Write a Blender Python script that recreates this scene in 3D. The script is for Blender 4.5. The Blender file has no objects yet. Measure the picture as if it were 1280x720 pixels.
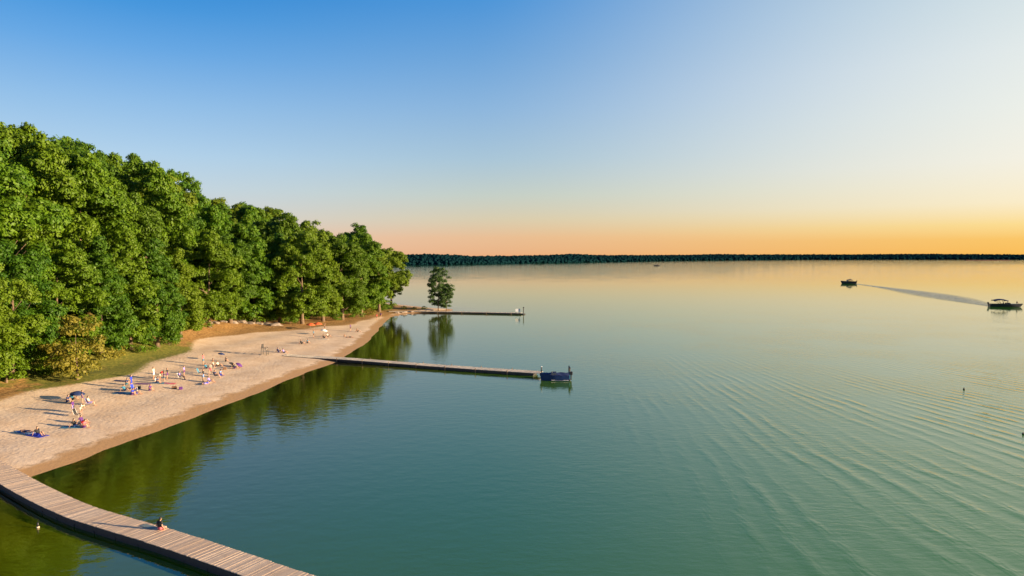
import bpy, bmesh, math, random
import numpy as np
from mathutils import Vector, Matrix, noise
random.seed(7); rng = np.random.default_rng(7)
R = math.radians; PI = math.pi
S = bpy.context.scene; C = S.collection

# ------------------------------------------------------------------ camera
F = 853.33; PITCH = math.atan(41/F); CAMZ = 20.0
cam = bpy.data.cameras.new('camera'); co = bpy.data.objects.new('camera', cam); C.objects.link(co)
cam.lens = 24; cam.sensor_width = 36; cam.clip_start = .5; cam.clip_end = 60000
co.location = (0, 0, CAMZ); co.rotation_euler = (R(90)-PITCH, 0, 0); S.camera = co

def ray(px, py):
    a = (px-640)/F; b = (360-py)/F
    return Vector((a, math.cos(PITCH)+b*math.sin(PITCH), -math.sin(PITCH)+b*math.cos(PITCH)))
def at(px, py, z=0.0):
    d = ray(px, py); t = (z-CAMZ)/d.z
    return Vector((d.x*t, d.y*t, z))

# ------------------------------------------------------------------ node helpers
def newmat(name):
    m = bpy.data.materials.new(name); m.use_nodes = True; nt = m.node_tree; nt.nodes.clear()
    out = nt.nodes.new('ShaderNodeOutputMaterial'); return m, nt, out
def N(nt, t, **k):
    n = nt.nodes.new(t)
    for a, v in k.items(): setattr(n, a, v)
    return n
def L(nt, a, b): nt.links.new(a, b)
def setin(nt, sock, v):
    if isinstance(v, bpy.types.NodeSocket): nt.links.new(v, sock)
    else: sock.default_value = v
def mth(nt, op, a, b=None, c=None, clamp=False):
    n = N(nt, 'ShaderNodeMath', operation=op); n.use_clamp = clamp
    setin(nt, n.inputs[0], a)
    if b is not None: setin(nt, n.inputs[1], b)
    if c is not None: setin(nt, n.inputs[2], c)
    return n.outputs[0]
def sstep(nt, v, lo, hi, a=0., b=1.):
    n = N(nt, 'ShaderNodeMapRange', interpolation_type='SMOOTHSTEP')
    setin(nt, n.inputs['Value'], v); n.inputs['From Min'].default_value = lo; n.inputs['From Max'].default_value = hi
    n.inputs['To Min'].default_value = a; n.inputs['To Max'].default_value = b
    return n.outputs['Result']
def mixc(nt, f, a, b, mode='MIX'):
    n = N(nt, 'ShaderNodeMix', data_type='RGBA', blend_type=mode)
    setin(nt, n.inputs[0], f)
    for i, v in ((6, a), (7, b)):
        if isinstance(v, bpy.types.NodeSocket): nt.links.new(v, n.inputs[i])
        else: n.inputs[i].default_value = (*v[:3], 1)
    return n.outputs[2]
def noi(nt, vec, scale, detail=3, rough=.5, dist=0.):
    n = N(nt, 'ShaderNodeTexNoise'); n.inputs['Scale'].default_value = scale; n.inputs['Detail'].default_value = detail
    n.inputs['Roughness'].default_value = rough; n.inputs['Distortion'].default_value = dist
    L(nt, vec, n.inputs['Vector']); return n.outputs['Fac']
def pos(nt): return N(nt, 'ShaderNodeNewGeometry').outputs['Position']
def mapping(nt, v, scale=(1, 1, 1), rot=(0, 0, 0), loc=(0, 0, 0)):
    n = N(nt, 'ShaderNodeMapping'); L(nt, v, n.inputs['Vector'])
    n.inputs['Scale'].default_value = scale; n.inputs['Rotation'].default_value = rot; n.inputs['Location'].default_value = loc
    return n.outputs[0]
def attr(nt, name): return N(nt, 'ShaderNodeAttribute', attribute_name=name).outputs['Fac']
def bump(nt, h, dist=1., strength=1., normal=None):
    n = N(nt, 'ShaderNodeBump'); n.inputs['Strength'].default_value = strength; n.inputs['Distance'].default_value = dist
    L(nt, h, n.inputs['Height'])
    if normal is not None: L(nt, normal, n.inputs['Normal'])
    return n.outputs[0]
def simple(name, col, rough=.6, var=.18, scale=6., metal=0., bmp=.01, spec=.5):
    m, nt, out = newmat(name)
    p = N(nt, 'ShaderNodeBsdfPrincipled'); p.inputs['Roughness'].default_value = rough; p.inputs['Metallic'].default_value = metal; p.inputs['Specular IOR Level'].default_value = spec
    tc = N(nt, 'ShaderNodeTexCoord').outputs['Object']
    n = noi(nt, tc, scale, 4, .6)
    f = sstep(nt, n, .3, .7)
    lo = [c*(1-var) for c in col]; hi = [min(1, c*(1+var)) for c in col]
    L(nt, mixc(nt, f, lo, hi), p.inputs['Base Color'])
    if bmp: L(nt, bump(nt, n, bmp), p.inputs['Normal'])
    L(nt, p.outputs[0], out.inputs[0]); return m

# ------------------------------------------------------------------ mesh helpers
def mesh_np(name, V, Fa, nper=4, smooth=False):
    V = np.asarray(V, np.float32); Fa = np.asarray(Fa, np.int32)
    me = bpy.data.meshes.new(name)
    me.vertices.add(len(V)); me.vertices.foreach_set('co', V.ravel())
    me.loops.add(Fa.size); me.loops.foreach_set('vertex_index', Fa.ravel())
    me.polygons.add(len(Fa)); me.polygons.foreach_set('loop_start', np.arange(0, Fa.size, nper, dtype=np.int32))
    me.update(calc_edges=True)
    if smooth: me.polygons.foreach_set('use_smooth', np.ones(len(Fa), bool))
    return me
def fattr(me, name, vals, dom='POINT'):
    a = me.attributes.new(name, 'FLOAT', dom); a.data.foreach_set('value', np.asarray(vals, np.float32))
def link(name, me, mat=None, parent=None, loc=None):
    o = bpy.data.objects.new(name, me); C.objects.link(o)
    if mat is not None and not me.materials: me.materials.append(mat)
    if parent is not None: o.parent = parent
    if loc is not None: o.location = loc
    return o
def tag(o, label=None, cat=None, group=None, kind=None):
    if label: o['label'] = label
    if cat: o['category'] = cat
    if group: o['group'] = group
    if kind: o['kind'] = kind
    return o
def thing(name, label, cat, loc=(0, 0, 0), rz=0., group=None, scale=1.):
    o = bpy.data.objects.new(name, None); C.objects.link(o); o.location = loc; o.rotation_euler = (0, 0, rz)
    o.scale = (scale,)*3
    return tag(o, label, cat, group)

class MB:
    def __init__(s): s.v = []; s.f = []; s.a = []
    def box(s, c, size, M=None, val=0.):
        c = Vector(c); hx, hy, hz = [q/2 for q in size]; b = len(s.v)
        for x, y, z in ((-1,-1,-1),(1,-1,-1),(1,1,-1),(-1,1,-1),(-1,-1,1),(1,-1,1),(1,1,1),(-1,1,1)):
            p = Vector((x*hx, y*hy, z*hz))
            if M is not None: p = M @ p
            s.v.append(p+c); s.a.append(val)
        for q in ((0,3,2,1),(4,5,6,7),(0,1,5,4),(1,2,6,5),(2,3,7,6),(3,0,4,7)): s.f.append([b+i for i in q])
        return s
    def tube(s, pts, rad, n=8, caps=True):
        pts = [Vector(p) for p in pts]
        if not hasattr(rad, '__len__'): rad = [rad]*len(pts)
        b = len(s.v); up = None
        for i, p in enumerate(pts):
            t = (pts[min(i+1, len(pts)-1)]-pts[max(i-1, 0)]).normalized()
            if up is None:
                up = Vector((0, 0, 1)) if abs(t.z) < .9 else Vector((1, 0, 0))
            u = t.cross(up)
            if u.length < 1e-5: u = t.cross(Vector((0, 1, 0)))
            u.normalize(); w = t.cross(u); up = -w if False else up
            for k in range(n):
                a = 2*PI*k/n; s.v.append(p+(u*math.cos(a)+w*math.sin(a))*rad[i]); s.a.append(0.)
        for i in range(len(pts)-1):
            for k in range(n):
                k2 = (k+1) % n
                s.f.append([b+i*n+k, b+i*n+k2, b+(i+1)*n+k2, b+(i+1)*n+k])
        if caps:
            s.f.append([b+k for k in range(n)][::-1]); s.f.append([b+(len(pts)-1)*n+k for k in range(n)])
        return s
    def ball(s, c, r, n=10, m=7, M=None):
        c = Vector(c); r = Vector(r) if hasattr(r, '__len__') else Vector((r, r, r)); b = len(s.v)
        s.v.append(c+Vector((0, 0, -r.z)) if M is None else c+M@Vector((0, 0, -r.z))); s.a.append(0.)
        for i in range(1, m):
            th = -PI/2+PI*i/m
            for k in range(n):
                a = 2*PI*k/n
                p = Vector((r.x*math.cos(th)*math.cos(a), r.y*math.cos(th)*math.sin(a), r.z*math.sin(th)))
                s.v.append(c+(p if M is None else M@p)); s.a.append(0.)
        s.v.append(c+Vector((0, 0, r.z)) if M is None else c+M@Vector((0, 0, r.z))); s.a.append(0.)
        for k in range(n):
            k2 = (k+1) % n
            s.f.append([b, b+1+k2, b+1+k])
            for i in range(m-2): s.f.append([b+1+i*n+k, b+1+i*n+k2, b+1+(i+1)*n+k2, b+1+(i+1)*n+k])
            s.f.append([b+1+(m-2)*n+k, b+1+(m-2)*n+k2, b+1+(m-1)*n])
        return s
    def mesh(s, name='m', smooth=False, bevel=0.):
        me = bpy.data.meshes.new(name); me.from_pydata([tuple(v) for v in s.v], [], s.f); me.update()
        fattr(me, 'val', s.a)
        if smooth: me.polygons.foreach_set('use_smooth', np.ones(len(me.polygons), bool))
        return me
    def build(s, name, mat, parent=None, smooth=False, loc=None, bevel=0.):
        o = link(name, s.mesh(name, smooth), mat, parent, loc)
        if bevel:
            m = o.modifiers.new('bevel', 'BEVEL'); m.width = bevel; m.segments = 2; m.limit_method = 'ANGLE'
        return o

# ------------------------------------------------------------------ shoreline and terrain
shore_px = [(0, 609), (40, 598), (134, 560), (190, 541), (248, 520), (310, 496), (345, 482), (373, 470), (400, 460.5), (417, 454), (439, 441),
            (460, 426), (474, 412), (481, 403), (487, 397.5), (497, 394), (512, 392.3), (530, 391), (545, 390), (560, 389.3)]
P = [at(*p) for p in shore_px]
land = [(-1500, -400), (-200, -300), (-90, -60), (-60, 0), (-50, 34)] + [(p.x, p.y) for p in P] + \
       [(-21, 249), (-23, 254), (-31, 259), (-42, 272), (-58, 292), (-90, 318), (-170, 350), (-400, 420), (-1500, 900)]
grass_px = [(-60, 522), (0, 505), (36, 494), (90, 484), (115, 478), (159, 467), (200, 454), (226, 445), (243, 430), (300, 419), (350, 415),
            (400, 409), (440, 402), (468, 394.5)]
G = [at(px, py, 1.2) for px, py in grass_px]
veg = [(-1500, -400), (-200, -300), (-110, -20), (-78, 60)] + [(p.x, p.y) for p in G] + [(-39, 233), (-31, 246), (-28, 251), (-36, 256), (-47, 270), (-62, 288), (-92, 313),
       (-172, 345), (-400, 412), (-1500, 880)]
def smooth_poly(poly, keep_from=0):
    p = np.array(poly, float)
    for _ in range(2):
        q = p.copy(); q = np.roll(p, -1, 0); a = p*.75+q*.25; b = p*.25+q*.75
        p = np.stack([a, b], 1).reshape(-1, 2)
    return p
LAND = smooth_poly(land); VEG = smooth_poly(veg)
def sdist(poly, X, Y):
    X = np.asarray(X, float).ravel(); Y = np.asarray(Y, float).ravel()
    best = np.full(X.shape, 1e18); ins = np.zeros(X.shape, bool); n = len(poly)
    for i in range(n):
        ax, ay = poly[i]; bx, by = poly[(i+1) % n]; dx, dy = bx-ax, by-ay
        t = np.clip(((X-ax)*dx+(Y-ay)*dy)/(dx*dx+dy*dy+1e-12), 0, 1)
        best = np.minimum(best, (X-ax-t*dx)**2+(Y-ay-t*dy)**2)
        if ay != by:
            c = ((ay > Y) != (by > Y)) & (X < (bx-ax)*(Y-ay)/(by-ay)+ax); ins ^= c
    d = np.sqrt(best); return np.where(ins, d, -d)
def sm(x, a, b):
    t = np.clip((x-a)/(b-a), 0, 1); return t*t*(3-2*t)
def height(X, Y, s=None):
    if s is None: s = sdist(LAND, X, Y)
    X = np.asarray(X, float).ravel(); Y = np.asarray(Y, float).ravel()
    z = np.where(s < 0, np.maximum(s*.11, -4), np.minimum(s, 3.5)*.095+np.clip(s-3.5, 0, 22)*.045+np.clip(s-25.5, 0, 12)*.06)
    z = z+11*sm(s, 30, 76)
    z = z+np.where(s > 4, .09*np.sin(X*.45+Y*.2)*np.sin(Y*.31-X*.17)*np.minimum((s-4)/6, 1), 0)
    return z
def hz(x, y): return float(height([x], [y])[0])
def ground(px, py):
    z = 1.
    for _ in range(8):
        p = at(px, py, z); z = .5*z+.5*hz(p.x, p.y)
    p = at(px, py, z); p.z = hz(p.x, p.y); return p

def tensor(name, xs, ys):
    X, Y = np.meshgrid(xs, ys); nx, ny = len(xs), len(ys)
    i = np.arange(nx-1)[None, :]+np.arange(ny-1)[:, None]*nx; i = i.ravel()
    Fa = np.stack([i, i+1, i+nx+1, i+nx], 1); return X.ravel(), Y.ravel(), Fa
far = [700, 1200, 2500, 5000, 10000, 25000]
xs = sorted([-q for q in far]+far+list(np.arange(-560, -170, 15))+list(np.arange(-170, 10, 1.1))+[20, 40, 80, 150, 300, 450])
ys = sorted([-q for q in far]+[700, 1200, 2500, 5000, 10000, 25000]+list(np.arange(-400, 35, 25))+list(np.arange(35, 290, 1.1))+list(np.arange(300, 560, 20)))
X, Y, Fa = tensor('ground', xs, ys)
s = sdist(LAND, X, Y)
s = s+np.array([noise.noise(Vector((x*.13, y*.13, 5.)))*.7+noise.noise(Vector((x*.4, y*.4, 6.)))*.22 if abs(q) < 12 else 0. for x, y, q in zip(X, Y, s)])*np.clip(1-np.abs(s)/12, 0, 1)
Z = height(X, Y, s)
wob = np.array([noise.noise(Vector((x*.08, y*.08, 3.))) for x, y in zip(X, Y)])
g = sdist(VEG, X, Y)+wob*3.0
Z = Z+np.where(g > 3, np.array([noise.noise(Vector((x*.3, y*.3, 9.))) for x, y in zip(X, Y)])*.18, 0)
me = mesh_np('ground', np.stack([X, Y, Z], 1), Fa, smooth=True); fattr(me, 'sd', s); fattr(me, 'gd', g)
m, nt, out = newmat('sand and forest floor'); p = N(nt, 'ShaderNodeBsdfPrincipled'); ps = pos(nt)
sd = attr(nt, 'sd'); gd = attr(nt, 'gd')
n1 = noi(nt, ps, .35, 5, .6); n2 = noi(nt, ps, 2.2, 4, .65); n3 = noi(nt, ps, .12, 3, .5)
dry = mixc(nt, sstep(nt, n1, .3, .7), (.70, .49, .30), (.80, .60, .40))
dry = mixc(nt, sstep(nt, n2, .52, .68, 0, .55), dry, (.54, .36, .22))
wet = mixc(nt, n2, (.42, .24, .10), (.50, .30, .14))
sdw = mth(nt, 'ADD', sd, mth(nt, 'MULTIPLY', mth(nt, 'SUBTRACT', n1, .5), 3.2))
sand = mixc(nt, sstep(nt, sdw, 2.0, 3.1), wet, dry)
# darker wrack line of damp debris along the high-water edge
wr = mth(nt, 'MULTIPLY', sstep(nt, mth(nt, 'ABSOLUTE', mth(nt, 'SUBTRACT', sdw, 2.8)), .0, .5, 1, 0), sstep(nt, n2, .4, .6))
sand = mixc(nt, mth(nt, 'MULTIPLY', wr, .5), sand, (.20, .12, .06))
litter = mixc(nt, sstep(nt, n2, .35, .65), (.24, .12, .035), (.50, .28, .09))
green = mixc(nt, sstep(nt, n2, .35, .65), (.11, .13, .016), (.25, .225, .035))
sx = N(nt, 'ShaderNodeSeparateXYZ'); L(nt, ps, sx.inputs[0])
yb = mth(nt, 'MULTIPLY', sstep(nt, sx.outputs['Y'], 84, 104), sstep(nt, sx.outputs['Y'], 128, 150, 1, 0))
gm = sstep(nt, mth(nt, 'ADD', mth(nt, 'MULTIPLY', yb, .42), n1), .62, .86)
vegc = mixc(nt, gm, litter, green)
gdn = mth(nt, 'ADD', gd, mth(nt, 'MULTIPLY', mth(nt, 'SUBTRACT', n2, .5), 3.5))
col = mixc(nt, sstep(nt, gdn, -.6, .9), sand, vegc)
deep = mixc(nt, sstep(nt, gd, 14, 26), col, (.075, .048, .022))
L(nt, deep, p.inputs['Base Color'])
L(nt, mth(nt, 'SUBTRACT', .95, mth(nt, 'MULTIPLY', sstep(nt, sdw, .0, 3.6, 1, 0), .35)), p.inputs['Roughness'])
vo = N(nt, 'ShaderNodeTexVoronoi'); vo.inputs['Scale'].default_value = 1.5; L(nt, mapping(nt, ps, (1, 1, 0)), vo.inputs['Vector'])
pit = mth(nt, 'MULTIPLY', sstep(nt, vo.outputs['Distance'], .1, .5, -1, 0), sstep(nt, sdw, 3.5, 6))
hh = mth(nt, 'ADD', mth(nt, 'MULTIPLY', n2, .06), mth(nt, 'MULTIPLY', pit, .022))
L(nt, bump(nt, hh, 1., .75), p.inputs['Normal'])
p.inputs['Specular IOR Level'].default_value = .25
L(nt, p.outputs[0], out.inputs[0])
tag(link('ground', me, m), kind='structure')

# ------------------------------------------------------------------ water
xs = sorted([-q for q in far]+far+list(np.arange(-560, -150, 30))+list(np.arange(-150, 120, 2.))+list(np.arange(140, 560, 40)))
ys = sorted([-q for q in far]+far+list(np.arange(-400, 20, 30))+list(np.arange(20, 330, 2.))+list(np.arange(350, 600, 30)))
X, Y, Fa = tensor('water', xs, ys); s = -sdist(LAND, X, Y)
me = mesh_np('lake', np.stack([X, Y, X*0], 1), Fa); fattr(me, 'off', np.clip(s, -5, 4000))
def water_nt(m, nt, out, wake=False):
    ps = pos(nt); off = attr(nt, 'off')
    sx = N(nt, 'ShaderNodeSeparateXYZ'); L(nt, ps, sx.inputs[0]); x, y = sx.outputs['X'], sx.outputs['Y']
    flat = mapping(nt, ps, (1, 1, 0))
    # long parallel wake swell on the open side
    wn = noi(nt, flat, .045, 3, .5); wn2 = noi(nt, mapping(nt, ps, (.22, .05, 0)), 1., 3, .5)
    ycur = mth(nt, 'MULTIPLY', mth(nt, 'POWER', mth(nt, 'SUBTRACT', y, 55.), 2.), .0011)
    fan = mth(nt, 'MULTIPLY', mth(nt, 'MULTIPLY', mth(nt, 'SUBTRACT', x, 30.), mth(nt, 'SUBTRACT', y, 70.)), .0085)
    ph = mth(nt, 'ADD', mth(nt, 'ADD', x, fan), mth(nt, 'MULTIPLY', wn, 3.5))
    ph2 = mth(nt, 'ADD', mth(nt, 'ADD', ph, mth(nt, 'MULTIPLY', y, .10)), mth(nt, 'MULTIPLY', wn2, 3.))
    s1 = mth(nt, 'SINE', mth(nt, 'MULTIPLY', ph, 2*PI/2.3)); s2 = mth(nt, 'SINE', mth(nt, 'MULTIPLY', ph2, 2*PI/1.9))
    mask = mth(nt, 'MULTIPLY', sstep(nt, x, 4, 30), sstep(nt, y, 80, 150, 1, 0))
    patch = sstep(nt, noi(nt, mapping(nt, ps, (.11, .03, 0)), 1., 3, .55), .34, .62, .15, 1)
    brk = sstep(nt, noi(nt, mapping(nt, ps, (.5, .16, 0)), 1., 3, .6), .34, .6, .25, 1.15)
    mk = mth(nt, 'MULTIPLY', mth(nt, 'MULTIPLY', mask, patch), brk)
    s1 = mth(nt, 'MULTIPLY', mth(nt, 'POWER', mth(nt, 'ADD', mth(nt, 'MULTIPLY', s1, .5), .5), 1.8), 2.)
    h = mth(nt, 'ADD', mth(nt, 'MULTIPLY', s1, .028), mth(nt, 'MULTIPLY', s2, .0075)); h = mth(nt, 'MULTIPLY', h, mk)
    # small wind ripples, calmer far away and by the beach
    rp = noi(nt, mapping(nt, ps, (.55, 1.5, 0), (0, 0, R(12))), 1.3, 4, .6, .4)
    calm = mth(nt, 'MULTIPLY', sstep(nt, y, 60, 300, 1, .10), sstep(nt, x, -28, 45, .08, 1))
    calm = mth(nt, 'ADD', calm, sstep(nt, y, 380, 900, 0, 1.6))
    calm = mth(nt, 'MULTIPLY', calm, sstep(nt, wn, .35, .65, .5, 1.25))
    h = mth(nt, 'ADD', h, mth(nt, 'MULTIPLY', mth(nt, 'MULTIPLY', rp, calm), .040))
    sw = noi(nt, mapping(nt, ps, (.55, .80, 0), (0, 0, R(-20))), 1., 3, .55)
    h = mth(nt, 'ADD', h, mth(nt, 'MULTIPLY', mth(nt, 'MULTIPLY', sw, .024), sstep(nt, y, 90, 330, 1, .12)))
    nrm = bump(nt, h, 1., 1.)
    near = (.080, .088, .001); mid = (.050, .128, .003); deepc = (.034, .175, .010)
    c = mixc(nt, sstep(nt, off, 6, 38), near, mid); c = mixc(nt, sstep(nt, off, 30, 85), c, deepc)  # shallows tint; olive carried farther out to paint in the long tree reflection
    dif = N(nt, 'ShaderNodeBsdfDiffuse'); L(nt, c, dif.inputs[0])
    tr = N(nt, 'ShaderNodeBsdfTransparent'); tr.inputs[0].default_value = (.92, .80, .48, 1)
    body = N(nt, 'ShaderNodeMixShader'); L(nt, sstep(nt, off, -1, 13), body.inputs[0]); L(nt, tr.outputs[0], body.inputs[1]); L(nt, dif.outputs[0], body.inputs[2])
    gl = N(nt, 'ShaderNodeBsdfGlossy'); L(nt, mth(nt, 'MULTIPLY', sstep(nt, y, 120, 400, .05, .05), sstep(nt, x, -10, 60, 1, .6)), gl.inputs['Roughness']); L(nt, nrm, gl.inputs['Normal']); gl.inputs['Color'].default_value = (1., .945, .87, 1)
    fr = N(nt, 'ShaderNodeFresnel'); fr.inputs['IOR'].default_value = 1.7; L(nt, nrm, fr.inputs['Normal'])
    mx = N(nt, 'ShaderNodeMixShader'); L(nt, mth(nt, 'POWER', fr.outputs[0], .9), mx.inputs[0]); L(nt, body.outputs[0], mx.inputs[1]); L(nt, gl.outputs[0], mx.inputs[2])
    L(nt, mx.outputs[0], out.inputs[0])
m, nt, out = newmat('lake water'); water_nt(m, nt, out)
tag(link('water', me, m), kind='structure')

# ------------------------------------------------------------------ materials
def wood(name, a, b, scale=(1, 1, 1)):
    m, nt, out = newmat(name); p = N(nt, 'ShaderNodeBsdfPrincipled'); p.inputs['Roughness'].default_value = .8
    v = attr(nt, 'val'); tc = N(nt, 'ShaderNodeTexCoord').outputs['Object']
    n = noi(nt, tc, 1.3, 5, .65); n2 = noi(nt, mapping(nt, tc, (14, 14, 14)), 1., 3, .6)
    c = mixc(nt, v, a, b); c = mixc(nt, sstep(nt, n, .45, .75, 0, .45), c, [q*.55 for q in a])
    c = mixc(nt, sstep(nt, n2, .35, .65, 0, .25), c, [q*.6 for q in a])
    L(nt, c, p.inputs['Base Color']); L(nt, bump(nt, n2, .006), p.inputs['Normal']); L(nt, p.outputs[0], out.inputs[0]); return m
M_plank = wood('weathered tan planks', (.64, .45, .29), (.76, .57, .39))
M_dark = simple('dark wet timber', (.035, .032, .03), .6)
M_side = simple('weathered side timber', (.16, .12, .085), .8)
M_grey = wood('grey dock timber', (.50, .42, .31), (.66, .56, .43))
M_post = simple('post timber', (.16, .11, .07), .8)
M_white = simple('white paint', (.75, .75, .72), .45)
M_navy = simple('navy canvas', (.012, .025, .09), .7)
M_blue = simple('blue cloth', (.015, .04, .42), .8)
M_teal = simple('teal cloth', (.03, .17, .27), .8)
M_ltblue = simple('pale blue cloth', (.14, .26, .5), .8)
M_red = simple('red cloth', (.5, .02, .03), .8)
M_pink = simple('pink cloth', (.62, .12, .14), .8)
M_purple = simple('purple cloth', (.09, .02, .17), .8)
M_lilac = simple('lilac cloth', (.26, .22, .5), .8)
M_black = simple('black cloth', (.012, .012, .015), .8)
M_cream = simple('cream cloth', (.62, .56, .44), .8)
M_orange = simple('orange canvas', (.62, .11, .03), .7)
M_brown = simple('brown leather', (.16, .08, .04), .7)
M_metal = simple('painted metal tube', (.35, .35, .36), .35, metal=.7)
M_rubber = simple('black plastic', (.015, .015, .017), .4)
M_skin = simple('tanned skin', (.42, .235, .15), .55, .08)
M_skin2 = simple('brown skin', (.17, .085, .05), .55, .08)
M_hair = simple('dark hair', (.018, .011, .008), .6)
M_hair2 = simple('fair hair', (.26, .16, .06), .6)
M_hull = simple('dark boat hull', (.02, .022, .03), .3)
M_bluehull = simple('blue boat hull', (.012, .03, .11), .3)
M_glass = simple('smoked windscreen', (.05, .06, .07), .1)
M_rock = simple('grey brown rock', (.24, .19, .15), .9, .3, 2., bmp=.05)

# ------------------------------------------------------------------ trees
def leafmat(name, a, b, c):
    m, nt, out = newmat(name)
    oi = N(nt, 'ShaderNodeObjectInfo').outputs['Random']; t = attr(nt, 'tint')
    col = mixc(nt, t, a, b); col = mixc(nt, mth(nt, 'MULTIPLY', oi, .75), col, c)
    p = N(nt, 'ShaderNodeBsdfPrincipled'); p.inputs['Roughness'].default_value = .55; L(nt, col, p.inputs['Base Color'])
    p.inputs['Specular IOR Level'].default_value = .25
    tr = N(nt, 'ShaderNodeBsdfTranslucent'); L(nt, mixc(nt, 1., col, (1.0, 1.25, .5), 'MULTIPLY'), tr.inputs[0])
    mx = N(nt, 'ShaderNodeMixShader'); mx.inputs[0].default_value = .30; L(nt, p.outputs[0], mx.inputs[1]); L(nt, tr.outputs[0], mx.inputs[2])
    L(nt, mx.outputs[0], out.inputs[0]); return m
M_leaf = leafmat('oak leaves', (.040, .118, .005), (.112, .205, .006), (.130, .180, .005))
M_leafy = leafmat('yellowing leaves', (.16, .15, .018), (.24, .19, .02), (.13, .15, .02))
M_leafd = leafmat('dark blue green leaves', (.034, .080, .018), (.060, .110, .020), (.055, .10, .02))
M_leaf2 = leafmat('yellow green leaves', (.062, .130, .005), (.145, .215, .006), (.135, .175, .006))
M_leaf3 = leafmat('deep green leaves', (.026, .088, .004), (.074, .155, .005), (.088, .145, .005))
m, nt, out = newmat('bark'); p = N(nt, 'ShaderNodeBsdfPrincipled'); p.inputs['Roughness'].default_value = .9
n = noi(nt, mapping(nt, N(nt, 'ShaderNodeTexCoord').outputs['Object'], (3, 3, .6)), 2., 5, .6)
L(nt, mixc(nt, sstep(nt, n, .35, .65), (.09, .06, .035), (.21, .14, .085)), p.inputs['Base Color']); L(nt, bump(nt, n, .08), p.inputs['Normal']); L(nt, p.outputs[0], out.inputs[0]); M_bark = m

def rdir(n):
    v = rng.normal(size=(n, 3)); return v/np.linalg.norm(v, axis=1)[:, None]
def crown_mesh(clumps, leaf, per, name='crown'):
    """clumps: (x,y,z,r) array; each becomes a puff of small leaf sprays facing roughly outward."""
    V = []; T = []
    for cx, cy, cz, r in clumps:
        n = int(per*(r/1.6)**2)
        d = rdir(n); d[:, 2] = np.where(d[:, 2] < -.3, -d[:, 2]*.6, d[:, 2]); d /= np.linalg.norm(d, axis=1)[:, None]
        rad = r*(rng.uniform(.45, 1., n)**.6)*(1+.28*np.sin(d[:, 0]*5+cx)*np.sin(d[:, 1]*5+cy)*1.0)
        c = np.array([cx, cy, cz])+d*rad[:, None]*np.array([1, 1, .8])
        nn = d*1.15+rdir(n)*.6; nn[:, 2] += .15; nn /= np.linalg.norm(nn, axis=1)[:, None]
        a = np.cross(nn, rdir(n)); a /= np.linalg.norm(a, axis=1)[:, None]; b = np.cross(nn, a)
        sz = leaf*rng.uniform(.6, 1.3, n)[:, None]
        q = np.stack([c-a*sz, c-b*sz*.55+nn*sz*.15, c+a*sz, c+b*sz*.55-nn*sz*.1], 1)
        V.append(q.reshape(-1, 3)); T.append(np.repeat(np.clip(rng.uniform(0, 1)*.65+rng.uniform(-.1, .45, n), 0, 1), 4))
    V = np.concatenate(V); T = np.concatenate(T); n = len(V)//4
    me = mesh_np(name, V, np.arange(n*4).reshape(n, 4)); fattr(me, 'tint', T); return me
def trunk_mesh(H, r0, clumps, lean=0., nl=5, top=.66):
    mb = MB(); pts = []; rad = []
    for i in range(9):
        t = i/8; pts.append((math.sin(t*3+lean)*.25*H/20*t+lean*t*2, math.cos(t*4+lean)*.2*H/20*t, H*top*t-(.4 if i == 0 else 0)))
        rad.append(r0*(1.35 if i == 0 else (1-t)*.85+.12))
    mb.tube(pts, rad, 9)
    cs = sorted(clumps, key=lambda c: rng.random())[:nl]
    for c in cs:
        zc = max(H*.14, min(H*top*.93, c[2]*.55+H*.03)); t = zc/(H*top); i = min(7, int(t*8)); f = t*8-i
        b = Vector(pts[i]).lerp(Vector(pts[i+1]), f); e = b.lerp(Vector(c[:3]), .6); mid = b.lerp(e, .5)+Vector((0, 0, -.08*H*.3))
        rr = r0*(1-t)*.34+.03
        mb.tube([b, mid, e], [rr, rr*.6, rr*.2], 6)
    return mb.mesh('trunk', True)
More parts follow.
